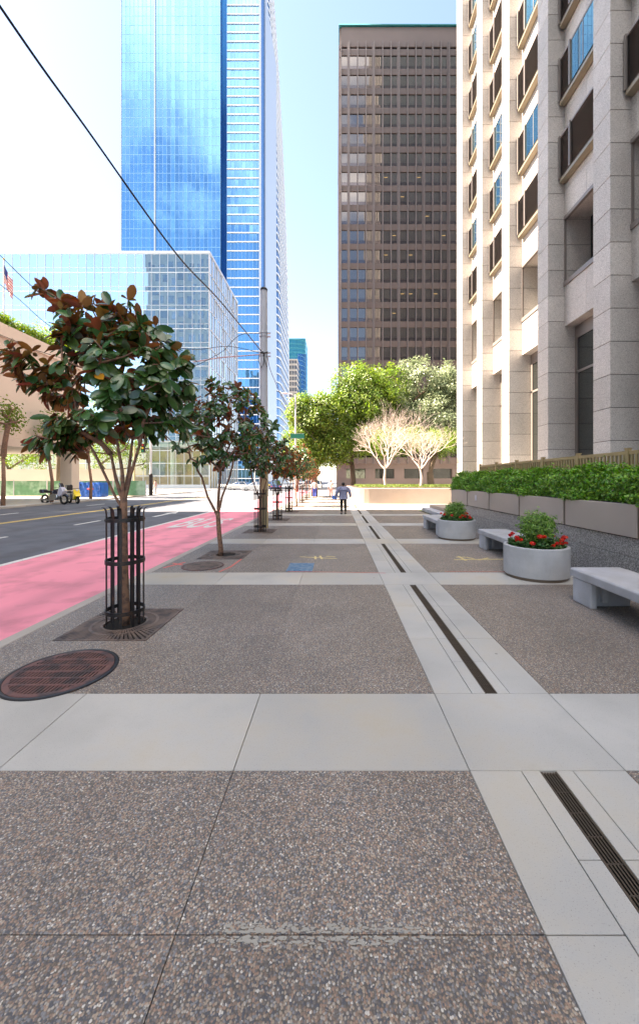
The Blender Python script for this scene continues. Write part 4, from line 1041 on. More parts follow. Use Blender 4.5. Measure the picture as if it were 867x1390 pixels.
# ------------------------------------------------------------------ blue glass tower
Yt = 140.
BL = thing('blue_glass_tower', 'tall blue mirror glass tower with pale bands rising behind the low glass block', 'building', (-60,Yt,0))
fh = 3.46; nf = 56
xa0, xa1 = -80.0, -43.2; xb0, xb1 = -41.4, -28.7
random.seed(9)
def pane_row(x0,x1,y,z0,z1,n,tilt,skip=None):
    g = MB(); wv = (x1-x0)/n
    for i in range(n):
        if skip and skip(i): continue
        a,b = x0+i*wv+.04, x0+(i+1)*wv-.04; tx,tz = random.gauss(0,tilt)*wv, random.gauss(0,tilt)*(z1-z0)
        g.quad((a,y,z0),(b,y+tx,z0),(b,y+tx+tz,z1),(a,y+tz,z1))
    return g
for f in range(nf):
    z0 = 2+f*fh
    pane_row(xa0,xa1,Yt,z0+.1,z0+fh-.06,24,.0022).build('window_band', M['blue_glass'], BL)
g = MB()
for f in range(nf):
    z0 = 2+f*fh; g_ = pane_row(xb0,xb1,Yt+2.5,z0+.5,z0+fh-.05,9,.006)
    o = g_.build('window_row', M['blue_glass'], BL)
    g.box(xb0,xb1+.2,Yt+2.2,Yt+2.6,z0-.02,z0+.30)
g.build('white_bands', M['white_metal'], BL)
g = MB()
for f in range(nf+1): g.box(xa0,xa1,Yt-.04,Yt+.2,2+f*fh-.06,2+f*fh+.09); 
for i in range(25): x = xa0+(xa1-xa0)*i/24; g.box(x-.05,x+.05,Yt-.10,Yt+.2,0,2+nf*fh)
for i in range(10): x = xb0+(xb1-xb0)*i/9; g.box(x-.05,x+.05,Yt+2.35,Yt+2.7,0,2+nf*fh)
g.build('mullions', M['blue_mullion'], BL)
g = MB(); g.box(-67.8,-67.3,Yt-.35,Yt+.1,0,2+nf*fh); g.box(xa0-.4,xa0,Yt-.2,Yt+1,0,2+nf*fh); g.box(xb1-.35,xb1+.3,Yt+1.4,Yt+2.69,0,2+nf*fh); g.build('white_fins', M['pale_panel'], BL)
g = MB(); g.box(xa0+.1,xa1,Yt+.25,Yt+38,0,2+nf*fh); g.box(xb0,xb1-.05,Yt+2.75,Yt+38,0,2+nf*fh); g.box(xa1,xb0,Yt+5,Yt+38,0,2+nf*fh); g.build('body', M['deep_glass'], BL)
g = MB(); g.box(xb1-.05,xb1+.35,Yt+11,Yt+38,0,2+nf*fh+2); g.build('side_panel', M['pale_panel'], BL)

# ------------------------------------------------------------------ rounded pale tower farther back
RT = thing('rounded_tower', 'very tall pale rounded tower with white sunshade bands, tapering towards the top', 'building', (-57,215,0))
def rsq(hw, r, n=6):
    pts = []
    for cx_,cy_,a0 in ((1,1,0),(-1,1,90),(-1,-1,180),(1,-1,270)):
        for k in range(n+1):
            a = R(a0+90*k/n); pts.append((cx_*(hw-r)+r*math.cos(a), cy_*(hw-r)+r*math.sin(a)))
    return pts
def hwz(z): return 27.5*(1-.42*(max(z-40,0)/290)**2.0)
nf = 76; fh = 4.2; cxr, cyr = -55.5, 208.
for f in range(nf):
    z0 = f*fh; hw = hwz(z0+2); P = rsq(hw-.35,11); g = MB(); n = len(P)
    for i in range(n):
        (x1,y1),(x2,y2) = P[i],P[(i+1)%n]; L_ = math.hypot(x2-x1,y2-y1); m_ = max(1,int(L_/3))
        for k in range(m_):
            a = (x1+(x2-x1)*k/m_, y1+(y2-y1)*k/m_); b = (x1+(x2-x1)*(k+1)/m_, y1+(y2-y1)*(k+1)/m_)
            g.quad((cxr+a[0],cyr+a[1],z0+.5),(cxr+b[0],cyr+b[1],z0+.5),(cxr+b[0],cyr+b[1],z0+fh),(cxr+a[0],cyr+a[1],z0+fh))
    g.build('window_band', M['white_glass'], RT)
g = MB(); gv = MB()
for f in range(nf+1):
    z0 = f*fh; hw = hwz(z0); g.prism([(cxr+x,cyr+y) for x,y in rsq(hw+.15,11)],z0-.2,z0+.3)
P0 = rsq(1,.4)
for f in range(nf):
    z0 = f*fh; hw = hwz(z0+2); P = rsq(hw,11); n = len(P)
    for i in range(n):
        (x1,y1),(x2,y2) = P[i],P[(i+1)%n]; L_ = math.hypot(x2-x1,y2-y1); m_ = max(1,int(L_/3))
        for k in range(m_):
            x = cxr+x1+(x2-x1)*k/m_; y = cyr+y1+(y2-y1)*k/m_; gv.box(x-.07,x+.07,y-.07,y+.07,z0+.3,z0+fh-.2)
g.build('sunshade_bands', M['white_metal'], RT); gv.build('mullions', M['white_metal'], RT)

# ------------------------------------------------------------------ low glass office block
Ym = 71.; xm0, xm1 = -86., -24.0; Hm = 44.5
GB = thing('glass_office_block', 'lower pale glass office block with a bright lobby at street level', 'building', (-24,Ym,0))
fh = 3.55; zb = 9.0; nf = 10; random.seed(4)
for f in range(nf):
    z0 = zb+f*fh
    g = pane_row(xm0,xm1-.1,Ym,z0+.95,z0+fh-.04,40,.005); g.build('window_band', M['mid_glass'], GB)
    g = pane_row(xm0,xm1-.1,Ym,z0+.06,z0+.88,40,.003); g.build('spandrel_glass', M['mid_glass'], GB)
    g = MB(); n = 13; wv = 20./n
    for i in range(n):
        a,b = Ym+.1+i*wv, Ym+.1+(i+1)*wv-.06; tx = random.gauss(0,.012); tz = random.gauss(0,.01)
        g.quad((xm1,a,z0+.1),(xm1+tx*wv,b,z0+.1),(xm1+tx*wv+tz*3,b,z0+fh-.05),(xm1+tz*3,a,z0+fh-.05))
    g.build('side_band', M['side_glass'], GB)
g = MB()
for f in range(nf+1):
    z0 = zb+f*fh; g.box(xm0,xm1+.05,Ym-.08,Ym+.15,z0-.04,z0+.07)
    g.box(xm1-.1,xm1+.1,Ym+.16,Ym+20,z0-.06,z0+.10)
    if f < nf: g.box(xm0,xm1+.05,Ym-.05,Ym+.15,z0+.885,z0+.94)
for i in range(41): x = xm0+(xm1-.1-xm0)*i/40; g.box(x-.03,x+.03,Ym-.07,Ym+.15,0,zb+nf*fh)
for i in range(14): y = Ym+.1+i*20/13; g.box(xm1-.1,xm1+.14,y-.05,y+.05,0,zb+nf*fh)
g.box(xm0,xm1+.15,Ym-.15,Ym+20.2,zb+nf*fh+.07,zb+nf*fh+.5); g.build('mullions', M['mullion'], GB)
g = MB(); g.box(xm0+.1,xm1-.12,Ym+.3,Ym+20,zb,zb+nf*fh); g.build('body', M['deep_glass'], GB)
g = MB(); g.box(-46,-30,Ym+5,Ym+15,zb+nf*fh+.5,zb+nf*fh+1.6); g.build('roof_plant_room', M['tan_concrete'], GB)
# lobby: glazed box with wood-coloured back wall
g = MB(); g.box(xm0,xm1-.3,Ym+6,Ym+6.2,0,zb-.1); g.build('lobby_back_wall', M['beige_interior'], GB)
g = MB(); g.box(xm0,xm1-.2,Ym+.4,Ym+20,.0,.05); g.build('lobby_floor', M['floor_in'], GB)
g = MB(); g.box(xm0,xm1-.1,Ym+.1,Ym+20,zb-1.1,zb-.05); g.build('lobby_ceiling', M['mullion'], GB)
for x in range(-80,-24,8):
    g = MB(); g.lathe([(.45,.0),(.45,zb-1.1)],16,(x,Ym+2.5,0)); g.build('column', M['white_metal'], GB)
for k in range(12):
    x = -27.5-k*4.5; MB().box(x-1.5,x+1.4,Ym+5.8,Ym+5.95,2.2+(k%2)*.6,4.6+(k%3)*.4).build('wall_panel', M['tan_panel'] if k%2 else M['pale_panel'], GB)
g = MB()
for z in (2.4,4.8,7.2): g.box(xm0,xm1,Ym-.05,Ym+.1,z-.06,z+.06)
g.box(xm0,xm1+.05,Ym-.1,Ym+.2,0,.75); g.build('lobby_frame', M['mullion'], GB)
g = MB(); g.box(xm0,xm1+.5,Ym-2.6,Ym-.16,zb-.5,zb-.05); g.build('canopy', M['mid_glass'], GB)
gm = bpy.data.materials.new('lobby_glass'); gm.use_nodes = True; nt = gm.node_tree
tr = nt.nodes.new('ShaderNodeBsdfTransparent'); tr.inputs[0].default_value = (.85,.95,.9,1); gg = nt.nodes.new('ShaderNodeBsdfGlossy'); gg.inputs['Roughness'].default_value = .02; mm = nt.nodes.new('ShaderNodeMixShader'); mm.inputs[0].default_value = .22
nt.links.new(tr.outputs[0],mm.inputs[1]); nt.links.new(gg.outputs[0],mm.inputs[2]); nt.links.new(mm.outputs[0],nt.nodes['Material Output'].inputs[0]); M['lobby_glass'] = gm
MB().quad((xm0,Ym,.75),(xm1,Ym,.75),(xm1,Ym,zb-.5),(xm0,Ym,zb-.5)).build('lobby_glazing', gm, GB)

# ------------------------------------------------------------------ distant teal building and tan building
def slab_tower(name, label, x0,x1,y0,y1,h,fh,m_wall,m_glass,loc,nbay):
    t = thing(name,label,'building',loc); g = MB(); g.box(x0,x1,y0,y1,0,h); g.build('body', m_glass, t)
    g = MB(); z = 0
    while z < h: g.box(x0-.15,x1+.15,y0-.15,y1+.15,z,z+fh*.32); z += fh
    g.build('floor_bands', m_wall, t)
    g = MB()
    for i in range(nbay+1): x = x0+(x1-x0)*i/nbay; g.box(x-.15,x+.15,y0-.25,y0,0,h)
    g.build('mullions', m_wall, t); g = MB(); g.box(x0-.2,x1+.2,y0-.2,y1+.2,h,h+1); g.build('roof', m_wall, t); return t
s = 300/F
slab_tower('teal_building','small distant tower with teal glass top at the end of the street',-64*s,-42*s,300,325,H+190*s,4.2,M['teal_glass'],M['teal_glass'],(-30,300,0),8)
slab_tower('blue_building','small distant block of bright blue glass in front of the teal tower',-52*s*.95,-40.5*s*.95,285,298,H+169*s*.95,4.2,M['blue_glass'],M['blue_glass'],(-26,285,0),6)
slab_tower('tan_building','small distant tan stone building squeezed beside the rounded tower',-64*s*.9,-53*s*.9,270,284,H+162*s*.9,4.,M['tan_concrete'],M['dark_glass'],(-31,270,0),5)

# ------------------------------------------------------------------ terrace building on the left with overhang and planting
TBD = thing('terrace_building', 'beige concrete building with overhanging upper floor at the left edge', 'building', (-24,27,0))
g = MB(); g.box(-48,-22.75,21.7,33.5,4.6,12.0); g.box(-48,-22.55,21.65,33.7,4.0,4.59); g.box(-48.1,-22.5,21.65,33.7,11.4,12.3); g.build('upper_storey', M['tan_concrete'], TBD, .03)
for (x,y) in ((-23.45,32.0),(-23.45,22.5),(-36,32.0)):
    g = MB(); g.box(x-.1,x+.9,y,y+.95,0,4.0); g.build('column', M['tan_concrete'], TBD, .03)
g = MB(); g.box(-48,-30,16,24,0,4.0); g.build('ground_floor', M['tan_concrete'], TBD)
V,Fc = crown_leaves([(-23.1+.0*i,22.2+i*.6,12.7+.15*math.sin(i*2.1),.55,.8,.5) for i in range(19)],9000,.16,3,.1,-9,.25)
o = np_mesh('roof_planting', V, 3, M['lime'], None, faces=Fc); tag(o,'trailing green planting along the roof edge of the beige building','plants',kind='stuff')

# tall office building off frame on the left: it throws the shade over the foreground
TO = thing('shading_tower', 'tall grey office tower on the left side of the street, outside the picture', 'building', (-24,0,0))
g = MB(); g.box(-61,-24.2,-60,14,0,76); g.box(-61,-26.2,14,21.6,0,76); g.build('body', M['grey_tower'], TO)
g = MB()
for f in range(18):
    z = 3+f*3.9
    for i in range(11): x = -60+i*3.15; g.quad((x,21.63,z),(x+2.1,21.63,z),(x+2.1,21.63,z+2.3),(x,21.63,z+2.3))
    for i in range(22): y = -59+i*3.3; g.quad((-24.17,y,z),(-24.17,y+2.1,z),(-24.17,y+2.1,z+2.3),(-24.17,y,z+2.3))
g.build('window_panes', M['tower_window'], TO)['kind'] = 'stuff'
g = MB(); g.box(-61.3,-24,-60.3,21.9,76,78); g.build('roof', M['granite_dark'], TO)

# ------------------------------------------------------------------ trees of the plaza
def big_tree(label, x, y, blobs, n, size, m, bark, trunk_h, seed, r=.28, bz=0., clump=.5, gap=-.3):
    t = thing('leafy_tree', label, 'tree', (x,y,bz), 'leafy trees of the plaza'); rr = random.Random(seed); g = MB()
    f = Vector((x+rr.uniform(-.2,.2),y,trunk_h)); g.tube([(x,y,bz),(x+.05,y,trunk_h*.5),f],[r*1.2,r,r*.9],10)
    tg = []
    for b in blobs:
        for k in range(5):
            v = rand_unit(1)[0]*.6; tg.append((b[0]+v[0]*b[3],b[1]+v[1]*b[4],b[2]+v[2]*b[5]))
    mb,_,_,_ = grow([(x,y,bz),f],tg,.03,.035,6,seed=seed); g.add(mb.v,mb.f); g.build('trunk', bark, t, smooth=True)
    V,Fc = crown_leaves(blobs,n,size,seed,.30,gap,clump); np_mesh('crown', V, 3, m, t, faces=Fc); return t
def B(px,py,Y,rx,rz,ry=None): c = at(px,py,Y); q = rx/F*Y; return (c.x,c.y,c.z,q,ry or q*.9,rz/F*Y)
big_tree('largest yellow green tree in the middle of the plaza group', 1.8, 40, [B(500,545,40,45,48),B(460,570,40,44,40),B(525,530,41,30,34),B(480,525,40,34,30),B(500,595,40,50,26),B(435,600,39,30,28),B(545,580,41,30,34)], 52000, .25, M['ficus'], M['bark_dark'], 3.3, 3)
big_tree('grey green rounded tree at the right of the plaza group, next to the granite building', 10.5, 42, [B(575,525,42,32,36),B(608,530,42,34,38),B(590,570,41,40,36),B(565,560,41,24,30),B(630,560,42,30,40),B(560,505,42,18,16)], 46000, .25, M['olive'], M['bark_dark'], 2.9, 6)
big_tree('lower yellow green tree at the left end of the plaza group, beside the sidewalk', -2.2, 38, [B(425,585,38,28,34),B(410,560,38,22,26),B(440,560,38,26,28),B(415,620,38,30,16),B(450,610,38,26,22)], 30000, .24, M['ficus'], M['bark_dark'], 2.9, 9)
big_tree('dark multi limbed tree behind the two bare trees', 8.9, 35.5, [B(600,600,35.5,26,18),B(560,598,36,24,18),B(530,600,36,24,18)], 14000, .17, M['ficus'], M['bark_dark'], 2.4, 12, r=.35, bz=.9)
big_tree('small tree seen at the far left edge of the plaza group by the street corner', -5.5, 52, [B(402,600,52,20,30),B(392,625,52,16,16)], 6000, .22, M['lime'], M['bark_dark'], 3.4, 15)
# background greenery on the left side
big_tree('light green street tree behind the beige building roof', -29.5, 40, [B(75,460,38,26,22),B(95,480,38,22,24),B(60,480,38,22,20)], 6000, .2, M['lime'], M['bark_dark'], 9, 18)
big_tree('sunlit lime tree above the green fence at the left edge', -40, 46, [B(15,612,46,34,26),B(50,618,46,30,22),B(-30,600,46,40,36)], 8000, .2, M['lime'], M['bark_dark'], 3, 21)
big_tree('sunlit lime tree behind the blue tarp bin', -31, 50, [B(140,605,50,34,30),B(175,590,50,26,36),B(125,570,50,30,30),B(190,620,50,16,20)], 9000, .22, M['lime'], M['bark_dark'], 3, 24)
for i,(px,Y,lab) in enumerate([(4,24.5,'slim street tree trunk at the very left edge across the street'),(70,28.6,'slim street tree standing behind the two motorcycles'),(123,33.2,'slim street tree standing in front of the blue tarp bin')]):
    x = (px-CX)/F*Y
    big_tree(lab, x, Y, [(x,Y,5.6,1.2,1.2,.8),(x+.5,Y,6.2,.9,.9,.7)], 700, .2, M['lime'], M['bark'], 3.2, 30+i, r=.11, gap=-.6)

# bare trees
def bare_tree(label, x, y, z, h, spread, seed):
    t = thing('bare_tree', label, 'tree', (x,y,z), 'leafless pale trees in the raised bed'); rr = random.Random(seed); g = MB(); tw = MB()
    def br(p, d_, l, r, lev):
        mb = g if lev < 3 else tw
        m_ = p+d_*l*.5+Vector((rr.uniform(-1,1),rr.uniform(-1,1),rr.uniform(-.5,.5)))*l*.06
        e = p+d_*l+Vector((0,0,.04*l)); mb.tube([p,m_,e],[r,r*.85,r*.68],6 if lev < 3 else 4,cap=False)
        if lev >= 7: return
        n = 4 if lev == 0 else rr.choice((2,3,3)); a0 = rr.uniform(0,6.28)
        for k in range(n):
            a = a0+k*6.283/n+rr.uniform(-.4,.4); e1 = d_.orthogonal().normalized(); e2 = d_.cross(e1)
            sp = rr.uniform(.35,.95) if lev == 0 else rr.uniform(.15,.62)
            nd = (d_*math.cos(sp)+(e1*math.cos(a)+e2*math.sin(a))*math.sin(sp)*spread+Vector((0,0,.22))).normalized()
            br(m_.lerp(e,rr.uniform(.75,1)) if k and lev else e, nd, l*rr.uniform(.62,.98), r*.60, lev+1)
    br(Vector((x,y,z)),Vector((rr.uniform(-.05,.05),0,1)).normalized(),h*.245,.105,0)
    g.build('trunk', M['bark_pale'], t, smooth=True); tw.build('twigs', M['bark_pale'], t); return t
bare_tree('left one of the two leafless pale trees in the raised plaza bed', (523-CX)/F*29.5, 29.5, 1.2, 5.1, 1.3, 4)
bare_tree('right one of the two leafless pale trees in the raised plaza bed', (571-CX)/F*28.5, 28.5, 1.2, 5.0, 1.3, 8)

# raised plaza bed
t = thing('raised_planter', 'long low beige stone planter wall curving round the plaza bed', 'planter wall', (5,27,0))
def bedpoly(o_):
    pts = [(1.0+o_+1.3*(1-math.cos(R(a))), 26.2+o_+1.3*(1-math.sin(R(a)))) for a in range(0,91,15)]
    pts = pts[::1]; pts = [(1.0+o_,36)] + [(1.0+o_,27.5)] + [(1.0+o_+1.3-1.3*math.cos(R(a)), 26.2+o_+1.3-1.3*math.sin(R(a))) for a in range(15,91,15)] + [(15,26.2+o_),(15,36)]
    return pts[::-1]
P = bedpoly(0); P = P[::-1] if sum((P[i][0]*P[(i+1)%len(P)][1]-P[(i+1)%len(P)][0]*P[i][1]) for i in range(len(P))) < 0 else P
g = MB(); g.prism(P,-.02,1.10); g.build('wall', M['wall_beige'], t, .03)
Q = bedpoly(.3); Q = Q[::-1] if sum((Q[i][0]*Q[(i+1)%len(Q)][1]-Q[(i+1)%len(Q)][0]*Q[i][1]) for i in range(len(Q))) < 0 else Q
g = MB(); g.prism(Q,1.101,1.13); g.build('soil', M['soil'], t)
n = 14000; r = rng; P3 = np.stack([r.uniform(1.7,15,n),r.uniform(26.7,35.8,n),1.14+r.uniform(0,.14,n)],1); V,Fc = small_leaves(P3,np.tile([0,0,1.],(n,1)),.12,.3,1.2)
tag(np_mesh('ground_cover', V, 3, M['turf'], None, faces=Fc), 'low sunlit ground cover filling the raised plaza bed','ground cover',kind='stuff')

# ------------------------------------------------------------------ left: green fence, tarp bin, low wall
t = thing('construction_fence', 'long green mesh construction fence across the street', 'fence', (-30,37.5,0))
posts = [(-52+i*3.3) for i in range(11)]
for i,(a,b) in enumerate(zip(posts[:-1],posts[1:])):
    g = MB(); g.box(a+.03,b-.03,37.5+.05*(i%2),37.53+.05*(i%2),.12,1.58); g.build('mesh_panel', M['green_mesh'], t)
for a in posts: g = MB(); g.box(a-.03,a+.03,37.44,37.5,0,1.68); g.build('post', M['pole_grey'], t)
g = MB(); g.box(-53,-19.4,38.2,38.4,0,.10); g.box(-70,-26,44.0,44.4,0,2.9); o = tag(g.build('low_wall', M['tan_concrete']), 'pale wall behind the green fence', 'wall')
g = MB(); t = thing('tarp_bin', 'blue tarp wrapped bin with a red mark standing at the fence', 'bin', (-23.5,36,0))
x0,x1,yy_ = (106-CX)/F*36,(136-CX)/F*36,36.
g = MB()
nx_ = 14; vs=[];fs=[]
rr = random.Random(2)
for j in range(6):
    for i in range(nx_+1):
        z = .02+1.42*j/5; vs.append((x0+(x1-x0)*i/nx_, yy_+.06*math.sin(i*1.9+j)+rr.uniform(-.03,.03), z+(.04*math.sin(i) if j == 5 else 0)))
for j in range(5):
    for i in range(nx_): a = j*(nx_+1)+i; fs.append((a,a+1,a+nx_+2,a+nx_+1))
g.add(vs,fs); g.box(x0+.02,x1-.02,yy_+.12,yy_+1.3,.02,1.4); g.build('tarp', M['tarp'], t)
g = MB(); c = at(122,664,35.85); g.ball((c.x,35.88,c.z+.02),(.33,.03,.10)); g.ball((c.x+.06,35.87,c.z-.08),(.18,.03,.09)); g.build('red_mark', M['logo'], t)

# ------------------------------------------------------------------ motorcycles (side on, facing right, along +X)
def wheel(g, c, r, rt, axis='y'): g.torus(c,r-rt,rt,axis,24,8)
def motorcycle(kind):
    if kind == 'touring':
        t = thing('motorcycle', 'dark motorcycle with pale fairing parked at the far kerb', 'motorcycle')
        r1 = .33; wx = .76
        for x in (-wx,wx):
            g = MB(); wheel(g,(x,0,r1),r1,.065); w_ = g.build('wheel', M['rubber'], t, smooth=True)
            g = MB(); g.torus((x,0,r1),.235,.02,'y',20,6)
            for k in range(8): a = k*math.pi/4; g.tube([(x,0,r1),(x+.235*math.cos(a),0,r1+.235*math.sin(a))],.009,5)
            g.ball((x,0,r1),(.06,.07,.06)); g.build('rim', M['chrome'], w_)
        g = MB(); g.prism_y([(-.30,.28),(.22,.28),(.36,.45),(.33,.66),(.05,.72),(-.28,.62),(-.36,.42)],-.16,.16); g.build('engine', M['chrome'], t, .04)
        g = MB(); g.prism_y([(-.1,.74),(.05,.98),(.36,1.03),(.50,.90),(.42,.72),(.1,.66)],-.15,.15); g.build('fuel_tank', M['bike_dark'], t, .06, segs=3)
        g = MB(); g.prism_y([(-.95,.84),(-.90,.92),(-.45,.90),(-.05,.86),(-.08,.76),(-.5,.74)],-.14,.14); g.build('seat', M['rubber'], t, .04, segs=2)
        g = MB(); g.prism_y([(.36,.62),(.50,1.12),(.66,1.16),(.86,.86),(.72,.62),(.52,.5)],-.17,.17); g.build('fairing', M['bike_white'], t, .05, segs=2)
        g = MB(); g.prism_y([(.50,1.12),(.46,1.40),(.50,1.41),(.68,1.13)],-.14,.14); g.build('windscreen', M['car_glass'], t, .02)
        for s in (-.1,.1): g = MB(); g.tube([(.56,s,1.0),(wx,s,r1)],.028,8); g.build('fork', M['chrome'], t)
        g = MB(); g.tube([(.42,-.38,1.10),(.50,-.2,1.13),(.50,.2,1.13),(.42,.38,1.10)],.015,8); g.build('handlebar', M['iron'], t)
        g = MB(); g.prism_y([(-1.02,.72),(-1.06,.98),(-.74,.98),(-.66,.74)],-.2,.2); g.build('tail_case', M['bike_dark'], t, .05)
        g = MB(); g.tube([(.1,-.2,.3),(-.4,-.2,.28),(-.95,-.2,.36)],[.03,.05,.055],10); g.build('exhaust', M['chrome'], t)
        g = MB()
        for q in range(9):
            a0,a1 = R(25+q*14),R(39+q*14); g.add([(wx+.37*math.cos(a),yy,r1+.37*math.sin(a)) for yy in (-.07,.07) for a in (a0,a1)],[(0,1,3,2)])
        g.build('mudguard', M['bike_dark'], t)
        g = MB(); g.tube([(-.3,-.09,.5),(-wx,-.09,r1)],.03,8); g.tube([(-.3,.09,.5),(-wx,.09,r1)],.03,8); g.tube([(.45,0,.85),(.0,0,.72),(-.35,0,.6)],.04,8); g.build('frame', M['iron'], t)
        g = MB(); g.tube([(-.05,-.1,.3),(-.1,-.3,0)],.014,6); g.build('stand', M['iron'], t)
        g = MB(); g.ball((.86,0,.95),(.05,.09,.08)); g.build('headlight', M['lamp_clear'], t)
    else:
        t = thing('scooter', 'small yellow scooter parked behind the dark motorcycle', 'scooter')
        r1 = .25; wx = .62
        for x in (-wx,wx):
            g = MB(); wheel(g,(x,0,r1),r1,.07); w_ = g.build('wheel', M['rubber'], t, smooth=True)
            g = MB(); g.lathe([(.02,-.04),(.15,-.04),(.15,.04),(.02,.04)],16); g.v = [(x+a,c,r1+b) for a,b,c in g.v]; g.build('rim', M['chrome'], w_)
        g = MB(); g.prism_y([(-.78,.42),(-.72,.72),(-.12,.70),(-.02,.30),(-.5,.26)],-.17,.17); g.build('body', M['bike_dark'], t, .06, segs=2)
        g = MB(); g.prism_y([(-.05,.24),(.34,.24),(.34,.31),(-.05,.31)],-.19,.19); g.build('footboard', M['rubber'], t, .02)
        g = MB(); g.prism_y([(.30,.26),(.38,.92),(.48,.98),(.58,.70),(.80,.52),(.62,.48),(.46,.30)],-.19,.19); g.build('front_shield', M['bike_yellow'], t, .05, segs=2)
        g = MB(); g.prism_y([(-.82,.72),(-.80,.82),(-.2,.82),(-.1,.74)],-.15,.15); g.build('seat', M['rubber'], t, .04)
        g = MB(); g.tube([(.42,0,.95),(wx,0,r1)],.03,8); g.build('fork', M['iron'], t)
        g = MB(); g.tube([(.34,-.33,1.06),(.42,-.1,1.02),(.42,.1,1.02),(.34,.33,1.06)],.016,8); g.build('handlebar', M['iron'], t)
        for s in (-1,1): g = MB(); g.tube([(.36,s*.25,1.05),(.36,s*.28,1.22)],.006,5); g.ball((.36,s*.29,1.26),(.02,.06,.04)); g.build('mirror', M['iron'], t)
        g = MB(); g.ball((.54,0,.92),(.05,.08,.07)); g.build('headlight', M['lamp_clear'], t)
        g = MB(); g.box(-.98,-.6,-.18,.18,.9,1.25); g.build('top_case', M['iron'], t, .04)
    return t
t = motorcycle('touring'); t.location = ((74-CX)/F*27.6,27.6,-.12); t.rotation_euler = (0,0,R(-12)); t.scale = (1.12,)*3
t = motorcycle('scooter'); t.location = ((100-CX)/F*28.6,28.6,-.12); t.rotation_euler = (0,0,R(-35)); t.scale = (1.12,)*3

# ------------------------------------------------------------------ cars
def car(label, loc, paint, rz, van=False):
    t = thing('parked_car' , label, 'car', (0,0,0), 'cars far down the street')
    h = 1.75 if van else 1.45
    low = [(-2.2,.30),(-2.24,.62),(-2.15,.88),(-1.3,.95),(1.0,.95),(1.95,.82),(2.2,.62),(2.2,.32),(1.85,.25),(-1.85,.25)]
    g = MB(); g.prism_x([(y,z) for y,z in low],-.88,.88); g.build('body', paint, t, .07, segs=3)
    rf = [(-1.75,.93),(-1.35,h-.06),(-1.1,h),(.15,h),(.45,h-.08),(1.1,.93)] if not van else [(-2.1,.93),(-2.0,h-.06),(-1.8,h),(.6,h),(.85,h-.08),(1.4,.93)]
    vs=[]; n=len(rf)
    for s in (-1,1):
        for y,z in rf: vs.append((s*(.82-.20*(z-.93)/(h-.93)),y,z))
    g = MB(); g.add(vs,[tuple(range(n)),tuple(range(n,2*n))[::-1]]+[(i,n+i,n+(i+1)%n,(i+1)%n) for i in range(n)]); cab = g.build('cabin', M['car_glass'], t, .04)
    g = MB()
    g.box(-.60,.60,rf[2][0],rf[3][0],h-.01,h+.025)
    for s in (-1,1):
        for (ya,za),(yb_,zb_) in ((rf[0],rf[2]),((-.25,.95),(-.25,h-.02)),(rf[5],rf[3])):
            g.tube([(s*(.835-.20*(za-.93)/(h-.93)),ya,za),(s*(.83-.20*(zb_-.93)/(h-.93)),yb_,zb_)],.035,6)
    g.build('roof', paint, t)
    for x in (-.80,.80):
        for y in (-1.4,1.38):
            g = MB(); g.torus((x,y,.32),.235,.09,'x',20,8); w_ = g.build('wheel', M['rubber'], t, smooth=True)
            g = MB(); g.ball((x*1.06,y,.32),(.05,.19,.19)); g.build('rim', M['chrome'], w_)
    for s in (-1,1):
        MB().ball((s*.66,2.17,.66),(.16,.06,.08)).build('headlight', M['lamp_clear'], t); MB().ball((s*.68,-2.2,.72),(.15,.05,.09)).build('tail_light', M['lamp_red'], t)
        MB().ball((s*.98,.75,1.0),(.08,.05,.06)).build('mirror', paint, t)
    g = MB(); g.box(-.8,.8,-2.27,-2.2,.35,.5); g.box(-.8,.8,2.18,2.25,.33,.48); g.build('bumper', M['iron'], t, .02)
    t.location = loc; t.rotation_euler = (0,0,rz); return t
car('silver car crossing far down the street, left of the pale car', ((325-CX)/F*66,66,-.15), M['car_silver'], R(78))
car('pale car far down the street, directly left of the utility pole', ((346-CX)/F*62,62,-.15), M['car_white'], R(100))
car('dark blue van far down the street, right of the utility pole', ((374-CX)/F*64,64,-.15), M['car_blue'], R(10), True)
car('yellow taxi far down the street, left of the dark blue van', ((365-CX)/F*82,82,-.15), M['car_yellow'], R(5))
car('white van in the distance under the plaza trees', ((421-CX)/F*70,70,-.15), M['car_white'], R(85), True)

